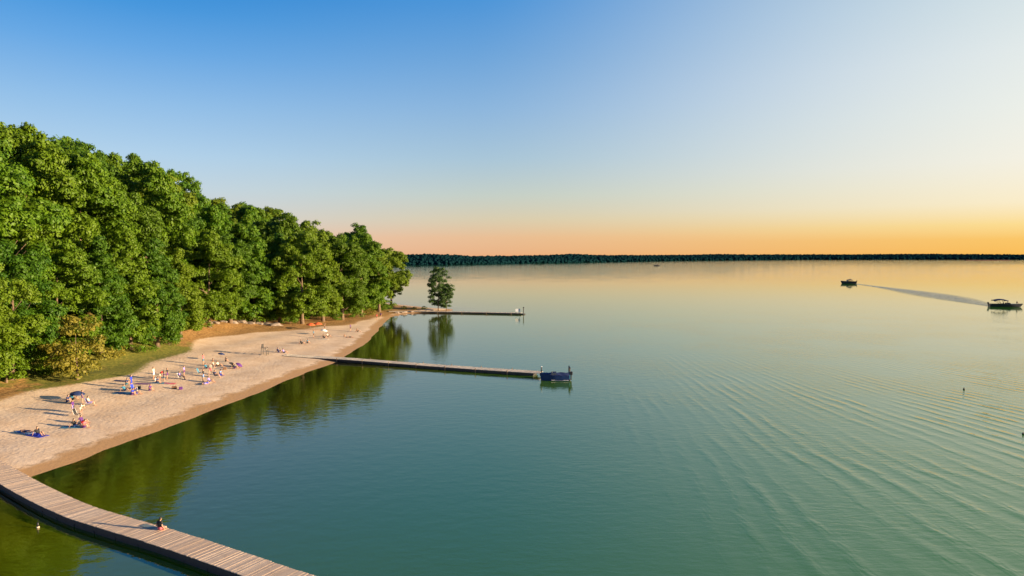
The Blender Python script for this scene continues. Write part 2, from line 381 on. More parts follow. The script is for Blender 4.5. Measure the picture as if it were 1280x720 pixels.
def clump_set(H, rx, z0, z1, n, shape='oval', seed=0, rc=(1.2, 2.1)):
    r_ = random.Random(seed); out = []
    if n > 100:        # big crowns: rounded lobes that carry the leaf puffs on their outer side
        lobes = []; k = 0; nl = 30
        while len(lobes) < nl and k < 5000:
            k += 1; t = r_.random()
            if shape == 'oval': w = math.sqrt(max(.02, 1-abs((t-.42)/.6)**2.3))
            elif shape == 'cone': w = (1-t)**.62*(1-(.18-t)*2.2 if t < .18 else 1)
            else: w = math.sqrt(max(.02, 1-((t-.62)/.62)**2)) if t < .62 else math.sqrt(max(.02, 1-((t-.62)/.42)**2))
            a = r_.uniform(0, 2*PI); R_ = r_.uniform(2.0, 3.3)*(.7+.3*w); rr = max(0, rx*1.1*w-R_*.6)*(r_.uniform(.8, 1.12))
            c = (rr*math.cos(a), rr*math.sin(a), z0+(z1-R_*.7-z0)*t, R_)
            if all((c[0]-o[0])**2+(c[1]-o[1])**2+((c[2]-o[2])*.85)**2 > (.78*(R_+o[3])/2*1.25)**2 for o in lobes): lobes.append(c)
        for (x, y, z, R_) in lobes:
            m_ = int(n/len(lobes)*1.6*(R_/2.5)**2)+2
            for j in range(m_):
                d = Vector((r_.gauss(0, 1), r_.gauss(0, 1), r_.gauss(.35, 1))).normalized(); ou = Vector((x, y, 0)); 
                if ou.length > .5 and d.dot(ou.normalized()) < -.35: d = -d
                rr = R_*.72; out.append((x+d.x*rr, y+d.y*rr, z+d.z*rr*.9, r_.uniform(.85, 1.2)))
            out.append((x, y, z, R_*.75)); out.append((x*.45, y*.45, z-.3, R_*.7))
        out.append((0, 0, z1-.9, 1.3)); return out
    k = 0
    while len(out) < n and k < 4000:
        k += 1
        t = r_.random(); z = z0+(z1-z0)*t
        if shape == 'oval': w = math.sqrt(max(.0, 1-abs((t-.42)/.6)**2.3))
        elif shape == 'cone': w = (1-t)**.62*(1-(.18-t)*2.2 if t < .18 else 1)
        elif shape == 'bush': w = math.sqrt(max(0, 1-t*t))
        else: w = math.sqrt(max(0, 1-((t-.62)/.62)**2)) if t < .62 else math.sqrt(max(0, 1-((t-.62)/.42)**2))
        a = r_.uniform(0, 2*PI); lob = 1+.20*math.sin(a*3+seed)+.12*math.sin(a*5+seed*2+z*.4)
        f = r_.uniform(.55, 1.0)**.7 if r_.random() < .85 else r_.uniform(.1, .6)
        rr = rx*w*lob*f; c = (rr*math.cos(a), rr*math.sin(a), z, r_.uniform(*rc)*(.75+.35*w))
        if all((c[0]-o[0])**2+(c[1]-o[1])**2+(c[2]-o[2])**2 > (.62*(c[3]+o[3])/2)**2*1.35 for o in out): out.append(c)
    out.append((0, 0, z1-.3, rc[0])); return out
KIND = {}
def mk(key, H, rx, z0, shape, n, leaf, per, r0, seed, mat=None, rc=(1.2, 2.1)):
    cl = clump_set(H, rx, z0, H-1.2, n, shape, seed, rc)
    cm = crown_mesh(cl, leaf, per); cm.materials.append(mat or M_leaf)
    tm = trunk_mesh(H, r0, cl, (seed % 5-2)*.15); tm.materials.append(M_bark); KIND[key] = (H, tm, cm)
mk('a', 26, 7.0, 3.2, 'oval', 130, .225, 340, .50, 1)
mk('b', 26, 6.4, 2.6, 'cone', 125, .225, 340, .45, 2)
mk('c', 26, 7.8, 4.5, 'round', 130, .225, 340, .55, 3)
mk('d', 26, 6.8, 3.8, 'oval', 120, .225, 340, .5, 4, M_leaf3, rc=(1.4, 2.4))
mk('e', 26, 7.4, 5.0, 'round', 115, .225, 340, .5, 5, M_leaf2, rc=(1.3, 2.5))
mk('f', 26, 6.2, 2.8, 'cone', 120, .225, 340, .45, 6, M_leaf3)
mk('y', 9, 3.3, .6, 'oval', 55, .20, 200, .18, 7, M_leafy, rc=(.7, 1.2))
mk('g', 9, 3.0, .5, 'cone', 55, .20, 210, .18, 8, None, rc=(.7, 1.2))
mk('s', 4, 2.6, .3, 'bush', 26, .17, 170, .07, 9, M_leafy, rc=(.6, 1.0))
mk('t', 4, 2.8, .3, 'bush', 26, .17, 170, .07, 10, None, rc=(.6, 1.0))
mk('p', 17, 3.7, 2.2, 'oval', 99, .22, 260, .22, 11, M_leafd, rc=(.75, 1.3))
def tree(key, x, y, Ht, label, cat='tree', name='broadleaf_tree', group=None, rz=None, wide=1.):
    H, tm, cm = KIND[key]; s_ = Ht/H
    t = thing(name, label, cat, (x, y, hz(x, y)-.1), random.uniform(0, 6.28) if rz is None else rz, group)
    t.scale = (s_*wide, s_*wide, s_)
    link('trunk', tm, None, t); link('crown', cm, None, t); return t
ORD = 'first second third fourth fifth sixth seventh eighth ninth tenth eleventh twelfth thirteenth fourteenth fifteenth sixteenth seventeenth eighteenth nineteenth twentieth'.split()
ORD += ['twenty-'+o for o in ORD[:9]]+['thirtieth']
# front row: pixel of the trunk foot, kind, height, look
front = [(-28, 502, 'c', 21, 'big bright green'), (14, 474, 'd', 21, 'tall shaggy green'), (74, 455, 'a', 21, 'broad shaggy dark green'),
         (128, 446, 'f', 22, 'tall slim green'), (163, 436, 'b', 23, 'tall cone-shaped bright green'), (197, 434, 'f', 22, 'dense cone-shaped mid green'),
         (226, 424, 'b', 20, 'rounded cone-shaped green'), (262, 409, 'a', 24, 'tall dense dark green'), (288, 404, 'd', 24, 'wide-crowned dark green'),
         (318, 404, 'b', 23, 'tapering mid green'), (350, 403, 'f', 22, 'narrow green'), (378, 405, 'a', 22, 'full low-skirted bright green'),
         (404, 402, 'b', 23, 'bright green tapering'), (428, 400, 'd', 23, 'bulky yellow green'), (452, 396, 'a', 23, 'broad spreading green'),
         (474, 390, 'c', 25, 'large rounded green'), (489, 384, 'e', 23, 'outermost spreading green')]
for i, (px, py, k, Ht, look) in enumerate(front):
    q = ground(px, py); Ht *= 1.18 if 8 < i < 15 else 1.
    tree(k, q.x, q.y, Ht, f'{look} tree, {ORD[i]} from the left in the front row behind the beach', group='front row of trees behind the beach')
# rows up the hill
rows = [(-83, 94, 33, 'b', 'second'), (-93, 100, 33, 'm', 'third'), (-103, 106, 33, 'm', 'fourth'), (-114, 112, 34, 'c', 'crest')]
cnt = {}
for (x0, y0, Ht, rk, rn) in rows:
    y = y0; lst = []
    while y < 262:
        xx = x0+random.uniform(-2.8, 2.8)+max(0, (y-165))*.33*(1 if rn in ('second', 'third') else .75); yy = y+random.uniform(-2, 2)
        if sdist(LAND, [xx], [yy])[0] > 7 and xx > -.80*yy-14: lst.append((xx, yy))
        y += random.uniform(11.5, 14.0)
    lst.sort(key=lambda q: q[0]/q[1])
    for i, (xx, yy) in enumerate(lst):
        k = random.choice('acdeace' if rn != 'second' else 'abcdf'); h_ = Ht*random.uniform(.84, 1.13)*(1-max(0, yy-150)*(.0012 if rn in ('second', 'third') else .0006))
        if rn == 'crest': lab = f'tree on the forest skyline, {ORD[i]} crest tree from the left against the blue sky'
        elif rn == 'second': lab = f'green tree just behind the front row on the slope, {ORD[i]} from the left'
        else: lab = 'broad green tree among the crowded crowns halfway up the wooded slope'
        gr = {'crest': 'trees along the forest skyline', 'second': 'trees just behind the front row'}.get(rn, 'trees crowded halfway up the wooded slope')
        tree(k, xx, yy, h_, lab, group=gr, wide=random.uniform(.92, 1.04)*(26/h_)**.3)
# small trees and shrubs at the forest edge
edge = [(97, 474, 'y', 10.5, 'small yellow green tree at the grass edge left of the tall cone-shaped trees', 'small_tree'),
        (66, 470, 'g', 6.5, 'small dark green tree beside the yellow green one at the sand edge', 'small_tree'),
        (8, 478, 'g', 8.0, 'bright green bush tree at the left edge of the grass', 'small_tree'),
        (36, 466, 't', 3.5, 'low green shrub in the shade behind the brown grass', 'shrub'),
        (143, 446, 's', 3.2, 'low yellowish shrub beside the slim trunk on the green grass', 'shrub'),
        (175, 440, 't', 3.4, 'green shrub at the foot of the cone-shaped trees', 'shrub'),
        (212, 432, 't', 3.0, 'green shrub at the right foot of the cone-shaped trees', 'shrub'),
        (247, 410, 't', 3.6, 'dark shrub left of the pale rocks under the forest', 'shrub'),
        (363, 405, 't', 3.4, 'green shrub just left of the orange parasol', 'shrub'),
        (420, 401, 'g', 6.0, 'small green tree above the white parasol at the sand edge', 'small_tree'),
        (447, 397, 't', 3.6, 'green shrub above the people at the far bend of the beach', 'shrub'),
        (462, 394, 's', 3.2, 'yellow green shrub near the far end of the beach', 'shrub'),
        (482, 388, 't', 3.2, 'green shrub where the far jetty meets the forest', 'shrub'),
        (505, 386.5, 's', 1.8, 'low yellow shrub on the grassy point, nearest the forest', 'shrub'),
        (518, 387, 's', 1.5, 'low yellow shrub midway along the grassy point', 'shrub'),
        (530, 386.5, 't', 1.6, 'low green shrub at the tip of the point beside the lone tree', 'shrub')]
for px, py, k, Ht, lab, nm in edge:
    q = ground(px, py); tree(k, q.x, q.y, Ht, lab, 'tree' if nm == 'small_tree' else 'shrub', nm)
for i in range(34):   # shaded undergrowth inside the wood edge
    y_ = 98+i*4.4; x_ = -77+max(0, (y_-165))*.40+random.uniform(-3, 2)
    if sdist(LAND, [x_], [y_])[0] < 9 or x_ < -.78*y_-4: continue
    tree('t', x_, y_, random.uniform(3., 5.), 'dark green shrub in the shade under the forest edge', 'shrub', 'shrub', 'undergrowth shrubs under the forest edge', wide=random.uniform(1, 1.5))
q = ground(548, 388.6)
tree('p', q.x, q.y, 16.6, 'lone dark green tree standing apart on the tip of the point', name='lone_tree', rz=1.)
q = ground(558, 388.8)
tree('p', q.x, q.y, 10.5, 'smaller dark tree close against the right side of the lone tree on the point', name='lone_tree', rz=2.5)

# ------------------------------------------------------------------ rocks and logs at the wood edge
def rock_mesh(seed):
    bm = bmesh.new(); bmesh.ops.create_icosphere(bm, subdivisions=3, radius=1)
    for v in bm.verts:
        d = 1+.35*noise.noise(v.co*1.3+Vector((seed*7, 0, 0)))+.12*noise.noise(v.co*4+Vector((seed, 3, 0)))
        v.co *= d; v.co.z *= .6
    me = bpy.data.meshes.new('rock'); bm.to_mesh(me); bm.free(); me.materials.append(M_rock); return me
RM = [rock_mesh(i) for i in range(4)]
rk = [(248, 404.5), (258, 403.5), (268, 404), (279, 402.5), (290, 403.5), (302, 403), (312, 404.5), (323, 405), (334, 406), (344, 407)]
for i, (px, py) in enumerate(rk):
    q = ground(px, py); o = link('boulder', RM[i % 4], None, None, q); sc = random.uniform(.7, 1.15); o.scale = (sc*1.7, sc, sc); o.rotation_euler.z = random.uniform(-.4, .4)
    tag(o, f'pale grey boulder under the forest edge, {ORD[i]} from the left in the line of rocks', 'boulder', 'rocks lining the forest edge')
for i, (px, py) in enumerate([(496, 391.5), (505, 390.5), (514, 390), (524, 389.8), (534, 389.3), (541, 389)]):
    q = ground(px, py); o = link('boulder', RM[(i+1) % 4], None, None, q); o.scale = (1.2, .8, .7); o.rotation_euler.z = i
    tag(o, f'brown rock on the waterline of the point, {ORD[i]} from the left beside the far jetty', 'boulder', 'rocks on the point')

# ------------------------------------------------------------------ docks
def cat(pts, n):
    pts = [Vector(p) for p in pts]; pts = [pts[0]*2-pts[1]]+pts+[pts[-1]*2-pts[-2]]; out = []
    for i in range(1, len(pts)-2):
        for k in range(n):
            t = k/n; a, b, c, d = pts[i-1:i+3]
            out.append(.5*((2*b)+(c-a)*t+(2*a-5*b+4*c-d)*t*t+(3*b-a-3*c+d)*t**3))
    out.append(pts[-2]); return out
def resample(pts, step):
    out = [pts[0]]; acc = 0
    for a, b in zip(pts, pts[1:]):
        l = (b-a).length; t = step-acc
        while t <= l: out.append(a.lerp(b, t/l)); t += step
        acc = (acc+l) % step if True else 0
    return out
def dock(name, label, line, width, z, mat, section=2.6, post_every=3, plank=.145, posts=True, sag=.0, ph=.45, side=None):
    side = side or M_dark
    P_ = resample(cat([Vector((p[0], p[1], 0)) for p in line], 40), plank)
    org = P_[0].copy(); t = thing(name, label, 'dock', (org.x, org.y, z)); r_ = random.Random(3)
    deck = MB(); beams = (MB(), MB()); n = len(P_); per = max(1, int(section/plank)); secv = r_.random(); L_ = []; 
    def lift(p): return max(0, hz(p.x, p.y)+.12-z)
    for i, p in enumerate(P_):
        d = (P_[min(i+1, n-1)]-P_[max(i-1, 0)]).normalized(); nrm = Vector((-d.y, d.x, 0)); a = math.atan2(d.y, d.x)
        if i % per == 0: secv = r_.random(); stag = r_.uniform(-.03, .03)
        M = Matrix.Rotation(a, 3, 'Z'); pz = r_.uniform(-.006, .006)+lift(p)
        deck.box((p.x-org.x+nrm.x*stag, p.y-org.y+nrm.y*stag, pz), (plank*.95, width+r_.uniform(-.04, .04), .045), M, min(1, max(0, secv*.7+r_.uniform(-.1, .4))))
    step = 8
    for i in range(0, n-step, step):
        a_, b_ = P_[i], P_[i+step]; d = (b_-a_).normalized(); nrm = Vector((-d.y, d.x, 0)); M = Matrix.Rotation(math.atan2(d.y, d.x), 3, 'Z'); c = (a_+b_)/2-org
        for s_ in (-1, 1): beams[(s_+1)//2].box((c+nrm*s_*(width/2-.06))+Vector((0, 0, -.18+lift((a_+b_)/2))), ((b_-a_).length+.005, .06, .30), M)
    deck.build('deck', mat, t); [b_.build('side_beam', side, t) for b_ in beams]
    for i in range(0, n, per):
        p = P_[i]; d = (P_[min(i+1, n-1)]-P_[max(i-1, 0)]).normalized(); nrm = Vector((-d.y, d.x, 0)); M = Matrix.Rotation(math.atan2(d.y, d.x), 3, 'Z')
        if hz(p.x, p.y) > z-.25: continue
        MB().box((p-org)+d*.2+Vector((0, 0, -.42)), (section*.93, width*.86, .40), M).build('float', M_dark, t)
        if posts and (i//per) % post_every == 0:
            for s_ in (-1, 1):
                q = (p-org)+nrm*s_*(width/2+.08)
                MB().tube([q+Vector((0, 0, -z-2)), q+Vector((0, 0, ph))], .075, 8).build('post', M_post, t, True)
    return t
up = [(-60, 545), (0, 582), (34, 599), (94, 627), (147, 644), (212, 663), (281, 685), (387, 718)]
lo = [(-60, 556), (0, 597.5), (47, 627), (94, 649), (156, 669), (219, 687), (281, 710), (350, 736)]
z1 = .62
cl = []
U = [at(x, y, z1) for x, y in up]; Lw = [at(x, y, z1) for x, y in lo]
for x in (-30, 0, 47, 94, 147, 212, 281, 345):
    cl.append((at(x, np.interp(x, *zip(*up)), z1)+at(x, np.interp(x, *zip(*lo)), z1))/2)
d0 = (cl[0]-cl[1]).normalized(); cl = [cl[0]+d0*6]+cl
d1 = (cl[-1]-cl[-2]).normalized(); cl += [cl[-1]+d1*5, cl[-1]+d1*12]
dock('curved_dock', 'curved tan plank walkway crossing the green shallows in the bottom left corner', cl, 2.2, z1, M_plank, posts=False)
zz = .52
ld = [at(358, 441, 1.15), at(420, 447.5, zz), at(500, 453.5, zz), at(590, 460, zz), at(676, 465.5, zz)]
dock('long_dock', 'long straight grey plank dock running from the beach to the blue boat', ld, 2.3, zz, M_grey, section=3., post_every=2, ph=.25)
fd = [at(486, 388.5, .8), at(520, 389, .5), at(590, 390, .5), at(652, 391.2, .5)]
dock('far_jetty', 'thin far jetty reaching out from the point past the lone tree', fd, 2.2, .5, M_grey, section=3., post_every=3, ph=.3, side=M_side)
q = at(651, 391.5, .7)
t = thing('dock_sign', 'white square sign board on dark posts at the end of the far jetty', 'sign', (q.x-1., q.y, .53))
MB().box((0, 0, 1.15), (1.6, .08, 1.0)).build('board', M_white, t)
for s_ in (-.6, .6): MB().tube([(s_, .08, 0), (s_, .08, 1.75)], .05).build('post', M_dark, t)
t = thing('mooring_post', 'dark mooring post at the very tip of the far jetty', 'post', (q.x+.9, q.y-.3, -1.))
MB().tube([(0, 0, 0), (0, 0, 3.8)], .14, 10).build('pile', M_dark, t); MB().box((0, 0, 3.6), (.5, .3, .2)).build('cleat', M_dark, t)

# ------------------------------------------------------------------ boats
def hull_mesh(Lh, B, H, flare=.8, keel=-.35, n=16):
    V = []; Fc = []
    m_ = 9
    for i in range(n+1):
        t = i/n; x = -Lh/2+Lh*t; w = B/2*(1-max(0, (t-.45)/.55)**2.3)*(.93+.07*min(1, t*4)); w = max(w, .02)
        sheer = H*(1+.25*t*t); kz = keel*(1-max(0, (t-.6)/.4)**2)
        for j in range(m_):
            u = j/(m_-1)*2-1; au = abs(u); sgn = 1 if u >= 0 else -1
            if au > .55: f = (au-.55)/.45; yy = w*(flare+(1-flare)*f); z = kz*.0+f*sheer
            else: f = au/.55; yy = w*flare*f; z = kz*(1-f)
            V.append((x+(.12*Lh*max(0, t-.85)/.15*max(0, z)/H*.5), sgn*yy, z))
    for i in range(n):
        for j in range(m_-1): a = i*m_+j; Fc.append((a, a+1, a+m_+1, a+m_))
    Fc.append(tuple(range(m_))[::-1])
    me = bpy.data.meshes.new('hull'); me.from_pydata(V, [], Fc); me.update(); return me, V, m_, n
def motorboat(name, label, loc, rz, Lh, B, H, hullm, deckm, canopy=None, tower=False, motor=True, cover=None, scale=1.):
    t = thing(name, label, 'boat', loc, rz, scale=scale)
    me, V, m_, n = hull_mesh(Lh, B, H); o = link('hull', me, hullm, t)
    sol = o.modifiers.new('s', 'SOLIDIFY'); sol.thickness = .05
    dk = MB()                                     # deck: fore deck and floor
    for i in range(int(n*.62), n):
        a, b, c, d = V[i*m_], V[i*m_+m_-1], V[(i+1)*m_+m_-1], V[(i+1)*m_]
        k = len(dk.v); dk.v += [Vector(q)+Vector((0, 0, .02)) for q in (a, b, c, d)]; dk.a += [0]*4; dk.f.append([k+3, k+2, k+1, k])
    dk.box((-Lh*.17, 0, .12), (Lh*.62, B*.78, .05)); dk.build('deck', deckm, t)
    st = MB(); st.box((-Lh*.36, 0, .35), (.5, B*.7, .4)).box((-Lh*.40-.2, 0, .62), (.12, B*.7, .4)); st.build('rear_seat', M_cream, t, bevel=.03)
    for s_ in (-1, 1): MB().box((-Lh*.02, s_*B*.22, .4), (.5, .45, .5)).box((-Lh*.02-.24, s_*B*.22, .8), (.1, .45, .5)).build('seat', M_cream, t, bevel=.03)
    w = MB(); xw = Lh*.13
    for s_ in (-1, 1):
        w.box((xw, s_*B*.2, H+.28), (.04, B*.38, .5), Matrix.Rotation(-.5, 3, 'Y')); w.box((xw-.35, s_*B*.42, H+.2), (.8, .03, .38))
    w.build('windscreen', M_glass, t)
    if cover is not None:
        c = MB(); k0 = len(c.v)
        for i in range(n+1):
            for j in range(7):
                u = j/6*2-1; a = V[i*m_+m_-1]; c.v.append(Vector((a[0]*1.01, a[1]*u*1.04, a[2]+.03+.34*(1-u*u)*(1-(i/n)**3)+.05*math.sin(i*1.3+j)))); c.a.append(0)
        for i in range(n):
            for j in range(6): a = i*7+j; c.f.append([a, a+7, a+8, a+1])
        c.build('cover', cover, t, True)
    if motor:
        mo = MB(); mo.box((-Lh/2-.32, 0, H+.28), (.5, .38, .55)).box((-Lh/2-.32, 0, H-.35), (.2, .14, .9)); mb_ = mo.build('outboard_motor', M_rubber, t, bevel=.05)
        MB().tube([(-Lh/2-.36, 0, -.35), (-Lh/2-.62, 0, -.35)], [.09, .05], 8).build('propeller_hub', M_rubber, mb_)
    if canopy is not None:
        cx0, cx1, ch = canopy
        c = MB(); nx, ny = 8, 6
        for i in range(nx+1):
            for j in range(ny+1):
                u = i/nx*2-1; v = j/ny*2-1
                c.v.append(Vector((cx0+(cx1-cx0)*i/nx, v*B*.46, ch-.45*u*u-.2*v*v))); c.a.append(0)
        for i in range(nx):
            for j in range(ny): a = i*(ny+1)+j; c.f.append([a, a+ny+1, a+ny+2, a+1])
        co_ = c.build('canopy', M_navy, t, True); so = co_.modifiers.new('s', 'SOLIDIFY'); so.thickness = .24
        fr = MB()
        for s_ in (-1, 1):
            fr.tube([(-Lh*.12, s_*B*.46, H), (cx0+.1, s_*B*.45, ch-.3)], .055, 6); fr.tube([(-Lh*.02, s_*B*.46, H), (cx1-.1, s_*B*.45, ch-.3)], .055, 6)
            fr.tube([(-Lh*.07, s_*B*.46, H), ((cx0+cx1)/2, s_*B*.45, ch-.12)], .055, 6)
        fr.build('canopy_frame', M_rubber, t)
    if tower:
        fr = MB()
        for s_ in (-1, 1): fr.tube([(-.6, s_*B*.46, H), (-1.0, s_*B*.42, H+1.5), (-1.1, 0, H+1.75)], .06, 7); fr.tube([(.6, s_*B*.46, H), (-.9, s_*B*.42, H+1.5)], .05, 7)
        fr.build('tower', M_rubber, t)
    return t

# ------------------------------------------------------------------ people
PO = {
 'stand': dict(hip=(0,0,.92), chest=(0,0,1.30), neck=(0,0,1.47), head=(0,.02,1.61), el=((-.25,-.02,1.14),(.25,-.02,1.14)), wr=((-.27,.08,.90),(.27,.08,.90)),
    kn=((-.1,.03,.5),(.1,.02,.5)), an=((-.11,-.02,.08),(.11,-.01,.08)), to=((-.13,.15,.035),(.13,.15,.035))),
 'walk': dict(hip=(0,0,.90), chest=(0,.02,1.28), neck=(0,.03,1.45), head=(0,.06,1.59), el=((-.26,.10,1.14),(.26,-.14,1.14)), wr=((-.25,.28,.98),(.26,-.2,.90)),
    kn=((-.1,-.06,.48),(.1,.20,.52)), an=((-.1,-.34,.14),(.1,.26,.08)), to=((-.1,-.22,.03),(.1,.43,.05))),
 'bend': dict(hip=(0,0,.86), chest=(0,.28,1.12), neck=(0,.42,1.2), head=(0,.55,1.24), el=((-.2,.42,.86),(.2,.42,.86)), wr=((-.16,.55,.64),(.16,.55,.64)),
    kn=((-.11,.07,.47),(.11,.05,.47)), an=((-.12,-.04,.08),(.12,-.03,.08)), to=((-.13,.13,.035),(.13,.13,.035))),
 'sit': dict(hip=(0,0,.13), chest=(0,-.12,.48), neck=(0,-.15,.65), head=(0,-.12,.79), el=((-.27,-.33,.34),(.27,-.33,.34)), wr=((-.27,-.42,.07),(.27,-.42,.07)),
    kn=((-.12,.38,.40),(.12,.40,.36)), an=((-.12,.62,.08),(.12,.68,.08)), to=((-.13,.80,.07),(.13,.86,.07))),
 'hug': dict(hip=(0,0,.13), chest=(0,.04,.49), neck=(0,.08,.66), head=(0,.13,.79), el=((-.26,.16,.38),(.26,.16,.38)), wr=((-.10,.40,.34),(.10,.40,.34)),
    kn=((-.11,.33,.44),(.11,.33,.44)), an=((-.10,.46,.08),(.10,.46,.08)), to=((-.11,.63,.04),(.11,.63,.04))),
 'lie': dict(hip=(0,0,.13), chest=(0,-.38,.14), neck=(0,-.56,.14), head=(0,-.71,.14), el=((-.29,-.25,.09),(.29,-.25,.09)), wr=((-.27,.02,.07),(.27,.02,.07)),
    kn=((-.11,.42,.20),(.11,.44,.12)), an=((-.12,.80,.08),(.12,.86,.08)), to=((-.14,.86,.2),(.14,.92,.2))),
 'chair': dict(hip=(0,0,.44), chest=(0,-.14,.78), neck=(0,-.18,.95), head=(0,-.15,1.09), el=((-.27,-.02,.62),(.27,-.02,.62)), wr=((-.26,.22,.64),(.26,.22,.64)),
    kn=((-.12,.42,.47),(.12,.44,.46)), an=((-.12,.52,.08),(.12,.60,.08)), to=((-.13,.70,.05),(.13,.78,.05))),
 'edge': dict(hip=(0,0,.13), chest=(0,.0,.49), neck=(0,.03,.66), head=(0,.08,.80), el=((-.27,-.06,.36),(.27,-.06,.36)), wr=((-.26,.12,.10),(.26,.12,.10)),
    kn=((-.1,.42,.10),(.1,.42,.10)), an=((-.11,.44,-.33),(.11,.48,-.32)), to=((-.12,.58,-.42),(.12,.63,-.40))),
}
def remesh(mb, vox, smooth=3):
    me = mb.mesh('tmp'); o = bpy.data.objects.new('tmp', me); C.objects.link(o)
    r_ = o.modifiers.new('r', 'REMESH'); r_.mode = 'VOXEL'; r_.voxel_size = vox
    s_ = o.modifiers.new('s', 'SMOOTH'); s_.iterations = smooth; s_.factor = .5
    dg = bpy.context.evaluated_depsgraph_get(); dg.update()
    out = bpy.data.meshes.new_from_object(o.evaluated_get(dg)); bpy.data.objects.remove(o)
    out.polygons.foreach_set('use_smooth', np.ones(len(out.polygons), bool)); out.materials.clear(); return out
def cap(mb, a, b, ra, rb):
    a = Vector(a); b = Vector(b); mb.tube([a, a.lerp(b, .5), b], [ra, (ra+rb)/2*1.03, rb], 12); mb.ball(a, ra, 12, 8); mb.ball(b, rb, 12, 8)
BODY = {}
def body(pose):
    if pose in BODY: return BODY[pose]
    J = {k: (Vector(v) if not isinstance(v[0], tuple) else tuple(Vector(q) for q in v)) for k, v in PO[pose].items()}
    spine = (J['chest']-J['hip']).normalized(); X_ = Vector((1, 0, 0)); fw = X_.cross(spine)*-1
    sh = [J['chest']+spine*.12+X_*s_*.165 for s_ in (-1, 1)]; hp = [J['hip']+X_*s_*.085 for s_ in (-1, 1)]
    mb = MB()
    for s_ in (-1, 1):
        cap(mb, J['hip']+X_*s_*.065, J['hip']+spine*.2+X_*s_*.045, .105, .095); cap(mb, J['hip']+spine*.2+X_*s_*.045, J['chest']+X_*s_*.075, .095, .11)
        cap(mb, J['chest']+X_*s_*.07, sh[(s_+1)//2], .10, .062)
    cap(mb, J['chest']+spine*.1, J['neck'], .07, .055); cap(mb, J['neck'], J['head']-(J['head']-J['neck'])*.2, .052, .05)
    hd = (J['head']-J['neck']).normalized(); hf = X_.cross(hd)
    if hf.y < 0 and pose != 'lie': hf = -hf
    if pose == 'lie': hf = Vector((0, 0, 1))
    B_ = Matrix((X_, hf, X_.cross(hf))).transposed()
    if (B_ @ Vector((0, 0, 1))).dot(hd) < 0: B_ = Matrix((X_, hf, -X_.cross(hf))).transposed()
    mb.ball(J['head'], (.076, .094, .115), 14, 10, B_); mb.ball(J['head']+B_@Vector((0, .045, -.062)), (.05, .05, .045), 10, 8, B_)
    mb.ball(J['head']+B_@Vector((0, .10, -.015)), (.014, .02, .024), 8, 6, B_)
    for s_ in (-1, 1): mb.ball(J['head']+B_@Vector((s_*.08, 0, -.005)), (.014, .02, .03), 8, 6, B_)
    for i in (0, 1):
        cap(mb, sh[i], J['el'][i], .053, .041); cap(mb, J['el'][i], J['wr'][i], .041, .027)
        cap(mb, hp[i], J['kn'][i], .088, .058); cap(mb, J['kn'][i], J['kn'][i].lerp(J['an'][i], .35), .058, .056); cap(mb, J['kn'][i].lerp(J['an'][i], .35), J['an'][i], .056, .037)
        d = (J['to'][i]-J['an'][i]); cap(mb, J['an'][i]-d*.25+Vector((0, 0, -.02)), J['to'][i], .036, .028)
        h = (J['wr'][i]-J['el'][i]).normalized()
        if J['wr'][i].z < .16 and pose != 'edge': h = Vector((0, -.8 if pose == 'sit' else .9, -.1)).normalized()
        cap(mb, J['wr'][i], J['wr'][i]+h*.07, .026, .034)
    me = remesh(mb, .018, 4)
    # fingers: short two-joint tubes rooted in the palm, joined into the same mesh
    fb = MB()
    for i in (0, 1):
        h = (J['wr'][i]-J['el'][i]).normalized()
        if J['wr'][i].z < .16 and pose != 'edge': h = Vector((0, -.8 if pose == 'sit' else .9, -.1)).normalized()
        side = h.cross(Vector((1, 0, 0))); side = side.normalized() if side.length > .1 else Vector((0, 1, 0)); curl = h.cross(side).normalized()*(1 if i else -1)
        base = J['wr'][i]+h*.075
        for k, ln in enumerate((.062, .075, .070, .055)):
            b0 = base+side*(k-1.5)*.018; fb.tube([b0-h*.02, b0+h*ln*.55, b0+h*ln+curl*-.015], [.0095, .0088, .006], 6)
        b0 = J['wr'][i]+h*.03+side*.028; fb.tube([b0-side*.01, b0+side*.025+h*.025, b0+side*.03+h*.055], [.011, .010, .007], 6)
    fm = fb.mesh(); bm = bmesh.new(); bm.from_mesh(me); bm.from_mesh(fm); bm.to_mesh(me); bm.free()
    me.polygons.foreach_set('use_smooth', np.ones(len(me.polygons), bool))
    # clothing
    sb = MB(); tb = MB(); hb = MB()
    for i, s_ in enumerate((-1, 1)):
        cap(sb, J['hip']+X_*s_*.065, J['hip']+spine*.13+X_*s_*.05, .116, .106); cap(sb, hp[i], hp[i].lerp(J['kn'][i], .62), .100, .082)
        cap(tb, J['hip']+spine*.10+X_*s_*.05, J['chest']+X_*s_*.078, .106, .121); cap(tb, J['chest']+X_*s_*.07, sh[i], .112, .072); cap(tb, sh[i], sh[i].lerp(J['el'][i], .55), .066, .058)
    cap(tb, J['chest'], J['chest']+spine*.12, .11, .08)
    hb.ball(J['head']+B_@Vector((0, -.022, .024)), (.088, .094, .108), 14, 10, B_); hb.ball(J['head']+B_@Vector((0, -.06, -.04)), (.075, .05, .10), 12, 8, B_)
    r = (me, remesh(sb, .02), remesh(tb, .02), remesh(hb, .016, 2)); BODY[pose] = r; return r
